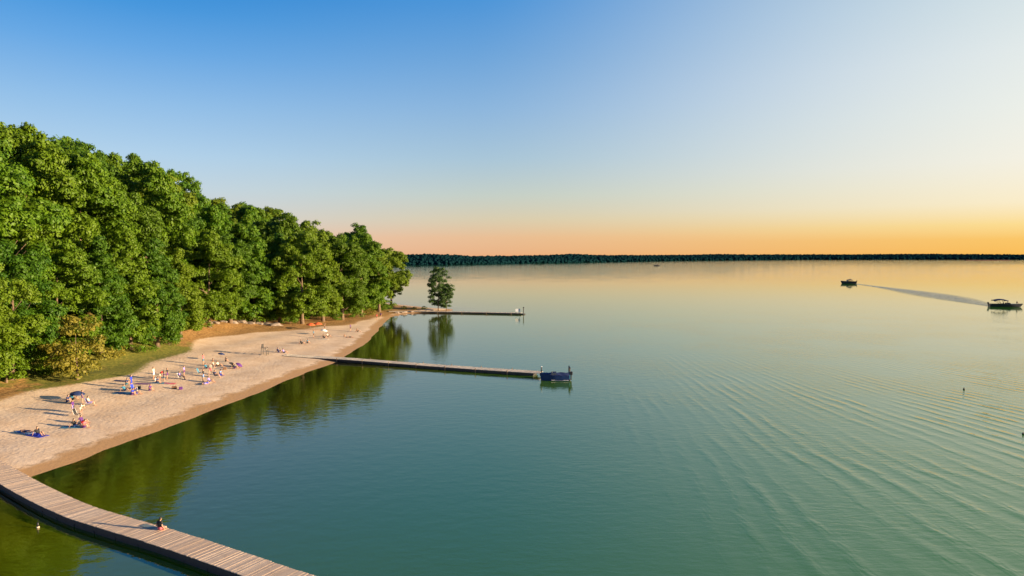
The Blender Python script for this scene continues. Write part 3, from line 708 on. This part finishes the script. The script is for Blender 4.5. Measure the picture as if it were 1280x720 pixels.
def person(loc, pose, label, rz=0., top=M_red, bottom=M_navy, skin=M_skin, hair=M_hair, scale=1., group='people on the beach'):
    me, sh_, tp, ha = body(pose)
    def one(n_, m0, mt, par=None):
        m2 = m0
        o = bpy.data.objects.new(n_, m2); C.objects.link(o)
        if not m2.materials: m2.materials.append(mt)
        o.material_slots[0].link = 'OBJECT'; o.material_slots[0].material = mt
        if par is not None: o.parent = par
        return o
    o = one('person', me, skin); o.location = loc; o.rotation_euler.z = rz; o.scale = (scale*1.1,)*3; tag(o, label, 'person', group)
    one('hair', ha, hair, o)
    if bottom: one('shorts', sh_, bottom, o)
    if top: one('shirt', tp, top, o)
    return o

# ------------------------------------------------------------------ beach things
def towel(px, py, label, mat, rz=0., L_=1.9, W=.95):
    q = ground(px, py); nx, ny = 16, 10; V = []
    for i in range(nx+1):
        for j in range(ny+1):
            x = (i/nx-.5)*L_; y = (j/ny-.5)*W; c, s_ = math.cos(rz), math.sin(rz); wx, wy = q.x+x*c-y*s_, q.y+x*s_+y*c
            V.append((x, y, hz(wx, wy)-q.z+.035+.02*noise.noise(Vector((x*3, y*3, px)))+.01))
    Fc = [(i*(ny+1)+j, (i+1)*(ny+1)+j, (i+1)*(ny+1)+j+1, i*(ny+1)+j+1) for i in range(nx) for j in range(ny)]
    me = bpy.data.meshes.new('towel'); me.from_pydata(V, [], Fc); me.update(); o = link('beach_towel', me, mat, None, q); o.rotation_euler.z = rz
    so = o.modifiers.new('s', 'SOLIDIFY'); so.thickness = .02
    return tag(o, label, 'towel', 'towels on the sand')
def parasol(px, py, label, mat, r=1.0, h=1.6, tilt=.15, group='parasols on the beach'):
    q = ground(px, py); t = thing('beach_parasol', label, 'parasol', q, 0, group); t.rotation_euler = (0, tilt, 0)
    MB().tube([(0, 0, -.3), (0, 0, h)], .022, 8).build('pole', M_metal, t)
    mb = MB(); n = 32; m_ = 6; mb.v.append(Vector((0, 0, h))); mb.a.append(0)
    for i in range(1, m_+1):
        f = i/m_
        for k in range(n):
            a = 2*PI*k/n; sc = 1-.06*(1-abs(math.cos(a*4)))*f; mb.v.append(Vector((r*f*sc*math.cos(a), r*f*sc*math.sin(a), h-.42*r*f**1.7-.03*f*(1-abs(math.cos(a*4)))))); mb.a.append(0)
    for k in range(n):
        k2 = (k+1) % n; mb.f.append([0, 1+k, 1+k2])
        for i in range(m_-1): mb.f.append([1+i*n+k, 1+(i+1)*n+k, 1+(i+1)*n+k2, 1+i*n+k2])
    c = mb.build('canopy', mat, t, True); so = c.modifiers.new('s', 'SOLIDIFY'); so.thickness = .012
    for k in range(8):
        a = 2*PI*k/8; MB().tube([(0, 0, h-.35*r), (r*.55*math.cos(a), r*.55*math.sin(a), h-.2*r)], .008, 5).build('rib', M_metal, c)
    return t
def beach_chair(px, py, label, mat, rz=0.):
    q = ground(px, py); t = thing('beach_chair', label, 'chair', q, rz, 'folding chairs on the sand')
    MB().box((0, .0, .33), (.52, .5, .03), Matrix.Rotation(.1, 3, 'X')).build('seat', mat, t)
    MB().box((0, -.36, .66), (.52, .03, .66), Matrix.Rotation(.35, 3, 'X')).build('backrest', mat, t)
    fr = MB()
    for s_ in (-.28, .28):
        fr.tube([(s_, .28, 0), (s_, .24, .55), (s_, -.3, .58)], .014, 6); fr.tube([(s_, -.35, 0), (s_, .22, .34)], .014, 6); fr.tube([(s_, -.22, .3), (s_, -.48, .98)], .014, 6)
    fr.build('frame', M_metal, t); return t
def bag(px, py, label, mat, w=.55):
    q = ground(px, py); t = thing('beach_bag', label, 'bag', q, .4, 'bags on the sand')
    MB().box((0, 0, .2), (w, .3, .4)).build('body', mat, t, bevel=.08)
    MB().tube([(-w*.3, 0, .38), (-w*.2, 0, .58), (w*.2, 0, .58), (w*.3, 0, .38)], .015, 6).build('strap', mat, t); return t
def ppl(px, py, pose, label, lift=0., **k):
    q = ground(px, py); q.z += lift; return person(q, pose, label, **k)

# A, left cluster (rz 0 = facing away from camera; -pi/2 = facing the water on the right)
W_ = -PI/2
parasol(96, 500, 'low navy parasol at the back of the leftmost cluster of sunbathers', M_navy, .92, 1.2, .12)
ppl(91, 500, 'sit', 'person in teal shirt seated under the low navy parasol', rz=W_, top=M_teal, bottom=M_black)
beach_chair(112, 507, 'lilac folding beach chair right of the dark-haired standing person', M_lilac, W_+.3)
ppl(112, 507, 'chair', 'person reclining in the lilac beach chair', rz=W_+.3, top=M_cream, bottom=M_lilac, lift=-.08)
ppl(91, 516.5, 'stand', 'dark-haired person in purple shirt standing in the leftmost cluster', rz=W_, top=M_purple, bottom=M_lilac, scale=.86)
ppl(101, 517, 'bend', 'pale-shirted person bending over beside the purple-shirted one', rz=W_-.4, top=M_cream, bottom=M_cream, hair=M_hair2, scale=.86)
towel(91, 534, 'teal towel under the pink and black seated pair', M_teal, .2, 2.2, 1.2)
ppl(94, 534, 'sit', 'person in black top seated on the left half of the teal towel', rz=W_, top=M_black, bottom=M_ltblue)
ppl(105, 535, 'hug', 'person in pink shirt seated nearest the water in the leftmost cluster', rz=W_, top=M_pink, bottom=M_purple)
ppl(103, 529, 'sit', 'person in purple shirt seated behind the pink-shirted one', rz=W_, top=M_purple, bottom=M_red)
towel(32, 540.5, 'pale blue towel, left one of the pair at the near end of the beach', M_ltblue, -.35, 2.0, 1.0)
towel(47, 544.5, 'deep blue towel, right one of the pair at the near end of the beach', M_blue, -.35, 2.2, 1.1)
ppl(33, 541, 'lie', 'person lying on the pale blue towel at the near end of the beach', rz=W_-.35, top=None, bottom=M_navy, lift=.04)
ppl(48, 545, 'sit', 'dark-haired person sitting on the deep blue towel', rz=W_-.3, top=M_black, bottom=M_blue, lift=.04)
# B, blue cluster
ppl(164, 485, 'stand', 'tall person in bright blue clothes standing between blue towels', rz=W_, top=M_blue, bottom=M_blue)
towel(153, 476.5, 'dark blue towel behind the standing person in bright blue', M_navy, 0, 2.4, 1.0)
towel(156, 491.5, 'teal towel in front of the standing person in bright blue', M_teal, .1, 2.6, 1.2)
ppl(165, 494, 'hug', 'person in violet blue shirt crouched at the end of a teal towel', rz=W_, top=M_blue, bottom=M_purple)
ppl(156, 489, 'sit', 'person in teal shirt sitting behind the teal towel', rz=W_, top=M_teal, bottom=M_navy)
bag(174, 486, 'small dark bag right of the person in bright blue', M_black, .5)
ppl(187, 488.5, 'hug', 'person wrapped in dark purple sitting alone between two groups', rz=W_, top=M_purple, bottom=M_purple)
# C, red and purple cluster
ppl(192, 474, 'stand', 'dark-haired person in white clothes standing left of the red shirt', rz=W_, top=M_cream, bottom=M_white)
ppl(200, 474, 'bend', 'person in red shirt leaning over the blue towel', rz=W_, top=M_red, bottom=M_cream, scale=.9)
ppl(205, 476.5, 'stand', 'person in purple shirt standing right of the red shirt', rz=W_+.6, top=M_purple, bottom=M_teal, scale=.72)
towel(201, 479, 'blue grey towel under the red and purple shirted people', M_teal, .1, 2.6, 1.1)
towel(212, 479.5, 'dull red towel right of the purple-shirted person', M_pink, .1, 1.6, .9)
bag(196, 476, 'white bag at the feet of the red-shirted person', M_white, .6)
beach_chair(226, 474, 'white folding beach chair alone in the middle of the beach', M_white, W_)
ppl(226, 474, 'chair', 'person in lilac grey shirt sitting in the white beach chair', rz=W_, top=M_lilac, bottom=M_cream, lift=-.08)
bag(218, 486, 'brown bag lying on open sand below the white chair', M_brown, .7)
bag(226, 487, 'purple bag lying on open sand below the white chair', M_purple, .5)
# D, middle cluster
ppl(254, 456, 'stand', 'person in pink shirt and teal shorts standing at the back', rz=W_, top=M_pink, bottom=M_teal, scale=1.)
ppl(254, 477, 'stand', 'dark-haired person in black shirt and blue shorts standing in front', rz=W_, top=M_black, bottom=M_ltblue)
ppl(262, 478, 'sit', 'person in lilac sitting beside the black-shirted standing person', rz=W_, top=M_lilac, bottom=M_lilac)
ppl(258, 480, 'lie', 'person in blue shorts lying in front of the lilac sitter', rz=W_+1.2, top=M_lilac, bottom=M_blue)
ppl(266, 460, 'walk', 'person in brown shirt walking in the middle cluster', rz=W_+.5, top=M_brown, bottom=M_cream, scale=.9)
ppl(263, 468, 'walk', 'person in pinkish cream clothes walking toward the camera in the middle cluster', rz=PI, top=M_cream, bottom=M_pink, scale=.95)
ppl(273, 458, 'sit', 'person in cream shirt sitting below the small navy parasol', rz=W_, top=M_cream, bottom=M_brown)
parasol(275, 451, 'small navy parasol at the back of the middle cluster', M_navy, .6, 1.5, .2)
ppl(282, 452, 'hug', 'small dark-clothed person sitting between the parasol and the umbrellas', rz=W_, top=M_black, bottom=M_black, scale=.85)
parasol(288, 458, 'tiny black parasol, left one of the touching pair', M_black, .5, .75, .5)
parasol(297, 459, 'deep violet parasol, right one of the touching pair', M_purple, .62, .75, .6)
towel(275, 469, 'pointed blue towel in front of the middle cluster', M_blue, .5, 1.3, 1.1)
ppl(275, 469.5, 'hug', 'person in pale blue shirt sitting on the pointed blue towel', rz=W_, top=M_ltblue, bottom=M_blue, lift=.03)
bag(281, 462, 'olive brown bag on the sand right of the middle cluster', M_brown, .6)
ppl(84, 503, 'hug', 'person in navy huddled at the left side of the low navy parasol', rz=W_, top=M_navy, bottom=M_navy)
ppl(103, 503, 'stand', 'person in navy shirt standing right of the low navy parasol', rz=W_+.5, top=M_navy, bottom=M_purple, scale=.85)
beach_chair(97, 521, 'black folding beach chair between the standing and the seated people at the near end', M_black, W_)
ppl(170, 493, 'sit', 'person in navy shirt sitting at the water side of the bright blue group', rz=W_, top=M_navy, bottom=M_blue)
ppl(158, 481, 'hug', 'person in navy crouching left behind the standing person in bright blue', rz=W_, top=M_navy, bottom=M_teal)
beach_chair(168, 489, 'blue folding beach chair in the bright blue group', M_blue, W_-.2)
towel(178, 480, 'purple towel between the bright blue group and the red shirt', M_purple, .1, 2.0, .9)
ppl(196, 479, 'hug', 'person in navy crouching in front of the white bag', rz=W_, top=M_navy, bottom=M_navy)
ppl(209, 474, 'stand', 'person in black shirt standing right of the purple shirt', rz=W_, top=M_black, bottom=M_purple, scale=.9)
ppl(230, 470, 'stand', 'person in lilac shirt standing behind the white beach chair', rz=W_, top=M_lilac, bottom=M_purple, scale=.85)
ppl(258, 461, 'sit', 'person in teal shirt sitting below the pink-shirted standing person', rz=W_, top=M_teal, bottom=M_navy)
beach_chair(270, 472, 'navy folding beach chair beside the pointed blue towel', M_navy, W_+.2)
ppl(270, 472, 'chair', 'person in navy sitting in the navy beach chair', rz=W_+.2, top=M_navy, bottom=M_black, lift=-.08)
ppl(293, 461, 'sit', 'person in black sitting in front of the pair of tilted parasols', rz=W_, top=M_black, bottom=M_purple)
beach_chair(250, 468, 'teal folding beach chair left of the black-shirted standing person', M_teal, W_)
# E, at the foot of the long dock
q = ground(331, 443.5)
t = thing('lifeguard_chair', 'grey wooden lifeguard chair on the sand left of the long dock', 'lifeguard chair', q, W_)
for sx_ in (-.5, .5):
    for sy_ in (-.45, .45): MB().tube([(sx_*1.15, sy_*1.2, -.2), (sx_*.85, sy_*.9, 1.35 if sy_ > 0 else 2.05)], .05, 6).build('leg', M_dark, t)
MB().box((0, 0, 1.12), (1.0, .9, .06)).build('seat', M_grey, t)
bk = MB(); [bk.box((0, -.42, 1.4+.2*k), (.95, .04, .17)) for k in range(4)]; bk.build('backrest', M_dark, t)
for k in range(3): MB().box((0, .52-.02*k, .3+.3*k), (1.0, .05, .07)).build('rung', M_dark, t)
MB().box((-.5, 0, 1.4), (.09, .9, .04)).build('armrest', M_dark, t); MB().box((.5, 0, 1.4), (.09, .9, .04)).build('armrest', M_dark, t)
ppl(348, 440.5, 'sit', 'person in navy shirt sitting at the foot of the long dock', rz=W_, top=M_navy, bottom=M_lilac)
ppl(355, 441.5, 'sit', 'person in lilac shirt sitting closest to the planks of the long dock', rz=W_, top=M_lilac, bottom=M_navy)
# F, far clusters
ppl(377, 430, 'sit', 'person in black shirt sitting alone with a companion above the long dock, left one', rz=W_, top=M_black, bottom=M_black, group='far beach people')
ppl(384, 429, 'hug', 'person in grey sitting above the long dock, right one of the pair', rz=W_, top=M_teal, bottom=M_black)
parasol(388, 412.5, 'orange parasol at the forest edge, left of the pair', M_orange, 1.2, 1.8, .05)
parasol(397, 412, 'red orange parasol at the forest edge, right of the pair', M_orange, 1.15, 1.9, .05)
parasol(404, 419, 'white parasol in front of the orange parasols', M_white, .85, 1.5, .2)
ppl(392, 422, 'stand', 'person in grey shirt standing left of the white parasol', rz=W_, top=M_teal, bottom=M_black, scale=.9)
ppl(405, 423, 'sit', 'dark-clothed person sitting under the white parasol', rz=W_, top=M_black, bottom=M_black)
ppl(410, 421, 'sit', 'person in cream shirt sitting just right of the white parasol', rz=W_, top=M_cream, bottom=M_brown)
towel(405, 424, 'cream towel in front of the white parasol', M_cream, 0, 2.2, 1.2)
ppl(406, 413, 'stand', 'person in dark red shirt standing behind the white parasol', rz=W_, top=M_brown, bottom=M_black)
ppl(438, 414, 'stand', 'dark-clothed person standing at the far bend of the beach', rz=W_, top=M_purple, bottom=M_black)
ppl(447, 415, 'sit', 'person in brown sitting at the far bend beside the water', rz=W_, top=M_brown, bottom=M_black)
ppl(437, 422, 'lie', 'person in black shorts lying on the sand at the far bend', rz=W_, top=None, bottom=M_black)
ppl(471, 400, 'stand', 'person in red shirt standing at the very end of the beach', rz=W_, top=M_red, bottom=M_brown)
ppl(476, 398, 'walk', 'person in maroon walking toward the far jetty', rz=0, top=M_purple, bottom=M_brown)
ppl(430, 421, 'hug', 'brown-clothed child sitting left of the far bend people', rz=W_, top=M_brown, bottom=M_brown, scale=.7)
# dock sitter and towel
q = at(200, 662.5, z1+.03)
d_ = math.atan2(U[5].y-U[4].y, U[5].x-U[4].x)
person(q, 'edge', 'dark-haired person sitting on the far edge of the curved dock', rz=d_+.15, top=M_black, bottom=M_pink, group='people on the dock', scale=.9)
q = at(186, 658.5, z1+.03); mb = MB(); mb.box((0, 0, .012), (1.3, .45, .022)); o = mb.build('beach_towel', simple('grey green cloth', (.20, .25, .23), .8), None, loc=q, bevel=.008); o.rotation_euler.z = d_
tag(o, 'grey green towel on the curved dock left of the seated person', 'towel')

# boats in place
q = at(694, 475.5); motorboat('moored_boat', 'small dark blue covered boat moored at the tip of the long dock', (q.x, q.y, .05), PI-.05, 4.4, 2.0, .85, M_bluehull, M_white, cover=M_navy, tower=False)
q = at(709, 474.5)
t = thing('mooring_rack', 'dark upright mooring frame standing right of the covered blue boat', 'rack', (q.x+.35, q.y, -1.))
for s_ in (-.9, .9): MB().tube([(0, s_, 0), (0, s_, 3.1)], .10, 8).build('post', M_dark, t)
MB().box((0, 0, 3.0), (.16, 2.0, .2)).build('crossbar', M_dark, t); MB().box((0, 0, 1.7), (.14, 2.0, .9)).build('board', M_teal, t)
q = at(677, 474); t = thing('mooring_post', 'dark mooring post at the left end of the covered blue boat', 'post', (q.x, q.y+.6, -1))
MB().tube([(0, 0, 0), (0, 0, 2.9)], .09, 8).build('pile', M_dark, t); MB().tube([(0, 0, 2.9), (0, 0, 2.98)], .12, 8).build('pile_cap', M_white, t)
qa = at(1061, 354.5); b1 = motorboat('ski_boat', 'smaller dark motorboat ahead at the left end of the wake', (qa.x, qa.y, .1), PI-.25, 8.2, 3.0, 1.3, M_hull, M_hull, canopy=(-2.0, 1.2, 2.6), tower=True, scale=1.15)
qb = at(1256, 383.5); b2 = motorboat('pontoon_boat', 'larger dark motorboat with curved canopy at the right edge of the picture', (qb.x, qb.y, .1), -.28, 9.2, 3.0, .85, M_hull, M_hull, canopy=(-3.6, .6, 2.6), tower=False, scale=1.15)
def crew(boat, x, y, z, pose, label, **k):
    boat_m = Matrix.Translation(boat.location) @ Matrix.Rotation(boat.rotation_euler.z, 4, 'Z') @ Matrix.Scale(1.15, 4)
    person(boat_m @ Vector((x, y, z)), pose, label, rz=boat.rotation_euler.z-PI/2, group='people in the boats', **k)
crew(b1, -.1, .66, .25, 'chair', 'driver in black shirt seated in the left motorboat', top=M_black, bottom=M_black)
crew(b1, -2.3, .3, .15, 'stand', 'person in black shirt standing in the stern of the left motorboat', top=M_black, bottom=M_black)
crew(b2, -.1, .66, .25, 'chair', 'driver in dark shirt seated under the canopy of the right motorboat', top=M_black, bottom=M_navy)
crew(b2, 3.4, 0, 1.1, 'hug', 'dark-clothed person sitting on the bow of the right motorboat', top=M_black, bottom=M_black)
q = at(821, 332.5); motorboat('distant_boat', 'tiny distant motorboat alone near the far shore', (q.x, q.y, .1), .1, 7.5, 2.6, 1.2, M_hull, M_brown, canopy=(-1.2, 1.0, 2.8), scale=1.4)
# boat wake: a band of roughened water between the two boats
pa = Vector((qa.x+3, qa.y-.8, 0)); pb = Vector((qb.x-3.4, qb.y+1.2, 0)); n = 150; V = []; Fc = []; wk = []
dirv = (pb-pa).normalized(); nv = Vector((-dirv.y, dirv.x, 0))
for i in range(n+1):
    t_ = i/n; w = 2.5+10.*math.sin(PI*min(1, t_*1.0)**1.6)**1.2; c = pa.lerp(pb, t_)+nv*5.*math.sin(PI*t_)
    for j in range(9):
        u = j/4-1; e = 1-u*u; pt = c+nv*u*w*(1+.12*noise.noise(Vector((i*.15, j, 0))))
        V.append((pt.x, pt.y, .03+.22*e*noise.noise(Vector((i*.9, j*.8, 2)))*(.4+.6*e)+.05*e)); wk.append(e)
for i in range(n):
    for j in range(8): a = i*9+j; Fc.append((a, a+1, a+10, a+9))
me = bpy.data.meshes.new('wake'); me.from_pydata(V, [], Fc); me.update(); fattr(me, 'e', wk); me.polygons.foreach_set('use_smooth', np.ones(len(Fc), bool))
m, nt, out = newmat('wake water'); p = N(nt, 'ShaderNodeBsdfPrincipled'); ps = pos(nt)
p.inputs['Base Color'].default_value = (.10, .13, .10, 1); p.inputs['IOR'].default_value = 1.4; p.inputs['Roughness'].default_value = .2
n_ = noi(nt, mapping(nt, ps, (.6, .6, 0)), 1., 4, .6); L(nt, bump(nt, n_, .35), p.inputs['Normal'])
L(nt, mixc(nt, sstep(nt, n_, .45, .62), (.06, .07, .04), (.40, .37, .27)), p.inputs['Base Color'])
tr = N(nt, 'ShaderNodeBsdfTransparent'); mx = N(nt, 'ShaderNodeMixShader'); L(nt, sstep(nt, attr(nt, 'e'), .0, 1., 0, .62), mx.inputs[0]); L(nt, tr.outputs[0], mx.inputs[1]); L(nt, p.outputs[0], mx.inputs[2])
L(nt, mx.outputs[0], out.inputs[0]); tag(link('water_wake', me, m), kind='structure')
# buoys
def buoy(px, py, label, r, h, top, bot):
    q = at(px, py); t = thing('buoy', label, 'buoy', (q.x, q.y, 0), 0, 'buoys')
    r *= .75; h *= .75; MB().ball((0, 0, .06), (r, r, r*.8), 14, 9).build('float', bot, t, True); MB().tube([(0, 0, 0), (0, 0, h*.6), (0, 0, h)], [r*.75, r*.6, r*.35], 12).build('marker', top, t, True)
buoy(1205, 487, 'small dark buoy floating on the rippled water at the right', .2, .4, M_rubber, M_rubber)
buoy(1279, 543, 'small dark buoy cut by the right edge of the picture', .17, .34, M_rubber, M_rubber)
buoy(47.5, 660, 'small dark topped buoy in the shallows inside the curved dock', .15, .6, M_rubber, M_grey)

# ------------------------------------------------------------------ far shore
fs = [(250, 333.5), (400, 332.5), (500, 331.8), (560, 331.4), (640, 329.8), (760, 327.6), (850, 326), (1000, 324.6), (1150, 324.5), (1280, 324.6), (1420, 324.4), (1600, 324)]
tp = [(250, 316), (480, 315.6), (536, 314.6), (560, 315.3), (589, 317.2), (640, 317.4), (683, 316.7), (714, 315.4), (739, 317), (850, 317.3), (900, 316.4), (935, 317.2), (1060, 317.3), (1152, 316.6), (1210, 317), (1280, 317.5), (1600, 318)]
pxs = np.linspace(250, 1600, 540); V = []; rows_ = 7; FB = []; fsx, fsy = zip(*fs); tx, ty = zip(*tp); rf = random.Random(5)
ico = bmesh.new(); bmesh.ops.create_icosphere(ico, subdivisions=1, radius=1); iv = np.array([v.co[:] for v in ico.verts]); ic = np.array([[v.index for v in f.verts] for f in ico.faces]); ico.free()
bv = []; bf = []; nb = 0; TREEH = 9.
for px in pxs:
    s0 = at(px, np.interp(px, fsx, fsy)); d_ = ray(px, np.interp(px, tx, ty)); hd = Vector((d_.x, d_.y, 0)); dist0 = s0.xy.length
    for r_ in range(rows_+1):
        f = r_/rows_; dist = dist0*(1+.12*f)-20*(r_ == 0); P3 = hd.normalized()*dist
        top_z = 20+d_.z/hd.length*(dist0*1.12)-TREEH-5
        z = -2 if r_ == 0 else 1+max(0, top_z-1)*sm(f, 0, .9)
        V.append((P3.x, P3.y, float(z)))
        if r_:
            for k in range(7):
                r3 = rf.uniform(2.6, 3.9)*dist0/1500*(.8 if dist0 > 2000 else 1); sz = np.array([r3*1.3, r3*1.3, min(r3, 6)*rf.uniform(.85, 1.1)])
                off = np.array([rf.uniform(-5, 5)*dist0/1500, rf.uniform(-.5, .5)*.12*dist0/rows_, rf.uniform(-.7, .5)+TREEH-2.5-(1-f)*2-k*1.1])
                bv.append(iv*sz*(1+.15*rng.normal(size=(len(iv), 1)))+np.array([P3.x, P3.y, float(z)])+off); bf.append(ic+nb); nb += len(iv)
nn = rows_+2
Vv = np.array(V); n_c = rows_+1
Fc = [(i*n_c+j, i*n_c+j+1, (i+1)*n_c+j+1, (i+1)*n_c+j) for i in range(len(pxs)-1) for j in range(rows_)]
me = mesh_np('far_hills', Vv, Fc, smooth=True); M_hill = simple('far hill ground', (.004, .019, .022), 1., .2, .01, bmp=0, spec=0)
tag(link('hills', me, M_hill), kind='structure')
me = mesh_np('far_forest', np.concatenate(bv), np.concatenate(bf), 3, smooth=True)
M_farf = simple('far forest', (.004, .020, .024), 1., .1, .02, bmp=0, spec=0)
tag(link('far_forest', me, M_farf), 'dark blue green wooded shore along the whole horizon', 'forest', kind='stuff')
a_ = at(1206, 325.6); b_ = at(1262, 325.6); mb = MB(); mb.box(((a_.x+b_.x)/2, (a_.y+b_.y)/2, 1.0), ((b_-a_).length, 14, 2.8), Matrix.Rotation(math.atan2(b_.y-a_.y, b_.x-a_.x), 3, 'Z'))
o = mb.build('distant_breakwater', simple('red brown clay', (.08, .022, .018), .9), None, bevel=.8); tag(o, 'low red brown breakwater before the far shore at the right', 'breakwater')

# ------------------------------------------------------------------ light
SUN_AZ = 103; SUN_EL = 9.0     # degrees clockwise from the view direction
az = R(SUN_AZ); el = R(SUN_EL)
to_sun = Vector((math.sin(az)*math.cos(el), math.cos(az)*math.cos(el), math.sin(el)))
sl = bpy.data.lights.new('sun', 'SUN'); sl.energy = 5.0; sl.angle = R(.6); sl.color = (1., .76, .48)
so = bpy.data.objects.new('sun', sl); C.objects.link(so); so.rotation_euler = to_sun.to_track_quat('Z', 'Y').to_euler(); so.location = (300, 0, 100)

EXPO = 1.45
w = bpy.data.worlds.new('World'); S.world = w; w.use_nodes = True; nt = w.node_tree; nt.nodes.clear()
out = N(nt, 'ShaderNodeOutputWorld'); bg = N(nt, 'ShaderNodeBackground')
sky = N(nt, 'ShaderNodeTexSky', sky_type='NISHITA'); sky.sun_disc = False; sky.sun_elevation = el; sky.sun_rotation = az; sky.altitude = 200; sky.air_density = 1.; sky.dust_density = 1.5; sky.ozone_density = 2.
def srgb(c): return tuple(((q/255+.055)/1.055)**2.4 if q > 10 else q/255/12.92 for q in c)
gm_ = N(nt, 'ShaderNodeTexCoord').outputs['Generated']; sep = N(nt, 'ShaderNodeSeparateXYZ'); L(nt, gm_, sep.inputs[0])
x, y, z = sep.outputs
el_ = mth(nt, 'MULTIPLY', mth(nt, 'ARCSINE', z), 180/PI)
def ramp(stops, top=90.):
    r_ = N(nt, 'ShaderNodeValToRGB'); cr = r_.color_ramp; cr.interpolation = 'EASE'
    cr.interpolation = 'LINEAR'
    L(nt, mth(nt, 'POWER', mth(nt, 'DIVIDE', el_, top, clamp=True), .5), r_.inputs[0])
    while len(cr.elements) > 1: cr.elements.remove(cr.elements[0])
    for i, (e, c) in enumerate(stops):
        p_ = (e/top)**.5; el2 = cr.elements[0] if i == 0 else cr.elements.new(p_); el2.position = p_; el2.color = (*srgb(c), 1)
    return r_.outputs[0]
# stops: elevation in degrees -> displayed colour
cool = ramp([(0.0, (236, 188, 162)), (1.4, (231, 200, 184)), (2.79, (212, 208, 206)), (5.12, (194, 211, 224)), (7.44, (176, 207, 233)), (11.16, (142, 188, 231)), (14.88, (98, 165, 227)), (17.67, (62, 148, 220)), (19.53, (38, 136, 214)), (35, (15, 84, 170)), (90, (10, 45, 115))])
mid = ramp([(0, (240, 176, 126)), (1.5, (236, 190, 146)), (3, (219, 204, 172)), (5, (197, 206, 196)), (8, (168, 196, 214)), (12, (140, 181, 220)), (16, (110, 165, 218)), (21, (64, 146, 217)), (35, (40, 105, 180)), (90, (20, 60, 130))])
warm = ramp([(0, (253, 186, 78)), (1.1, (253, 198, 100)), (2.1, (254, 220, 142)), (3.6, (252, 236, 200)), (6.5, (246, 241, 226)), (10, (238, 240, 232)), (13.5, (230, 236, 234)), (17.5, (214, 227, 230)), (35, (140, 175, 195)), (90, (45, 85, 140))])
hl = mth(nt, 'SQRT', mth(nt, 'ADD', mth(nt, 'MULTIPLY', x, x), mth(nt, 'MULTIPLY', y, y)))
ga = R(55)
dt = mth(nt, 'DIVIDE', mth(nt, 'ADD', mth(nt, 'MULTIPLY', x, math.sin(ga)), mth(nt, 'MULTIPLY', y, math.cos(ga))), mth(nt, 'MAXIMUM', hl, .001))
f1 = sstep(nt, dt, .08, .64); f2 = mth(nt, 'POWER', mth(nt, 'DIVIDE', mth(nt, 'SUBTRACT', dt, .52), .43, clamp=True), 1.7)
c = mixc(nt, f1, cool, mid); c = mixc(nt, f2, c, warm)
c = mixc(nt, 1., c, (2**-EXPO,)*3, 'MULTIPLY')
ns = mixc(nt, 1., sky.outputs[0], (.10,)*3, 'MULTIPLY')
c = mixc(nt, .06, c, ns)
L(nt, c, bg.inputs[0]); bg.inputs[1].default_value = 1.0; L(nt, bg.outputs[0], out.inputs[0])

S.view_settings.view_transform = 'Standard'; S.view_settings.look = 'None'; S.view_settings.gamma = 1; S.view_settings.exposure = EXPO
S.view_settings.use_curve_mapping = False
S.render.engine = 'CYCLES'; S.cycles.max_bounces = 6; S.cycles.diffuse_bounces = 3; S.cycles.glossy_bounces = 3; S.cycles.transmission_bounces = 4; S.cycles.transparent_max_bounces = 8
S.cycles.use_denoising = True; S.cycles.sample_clamp_indirect = 6
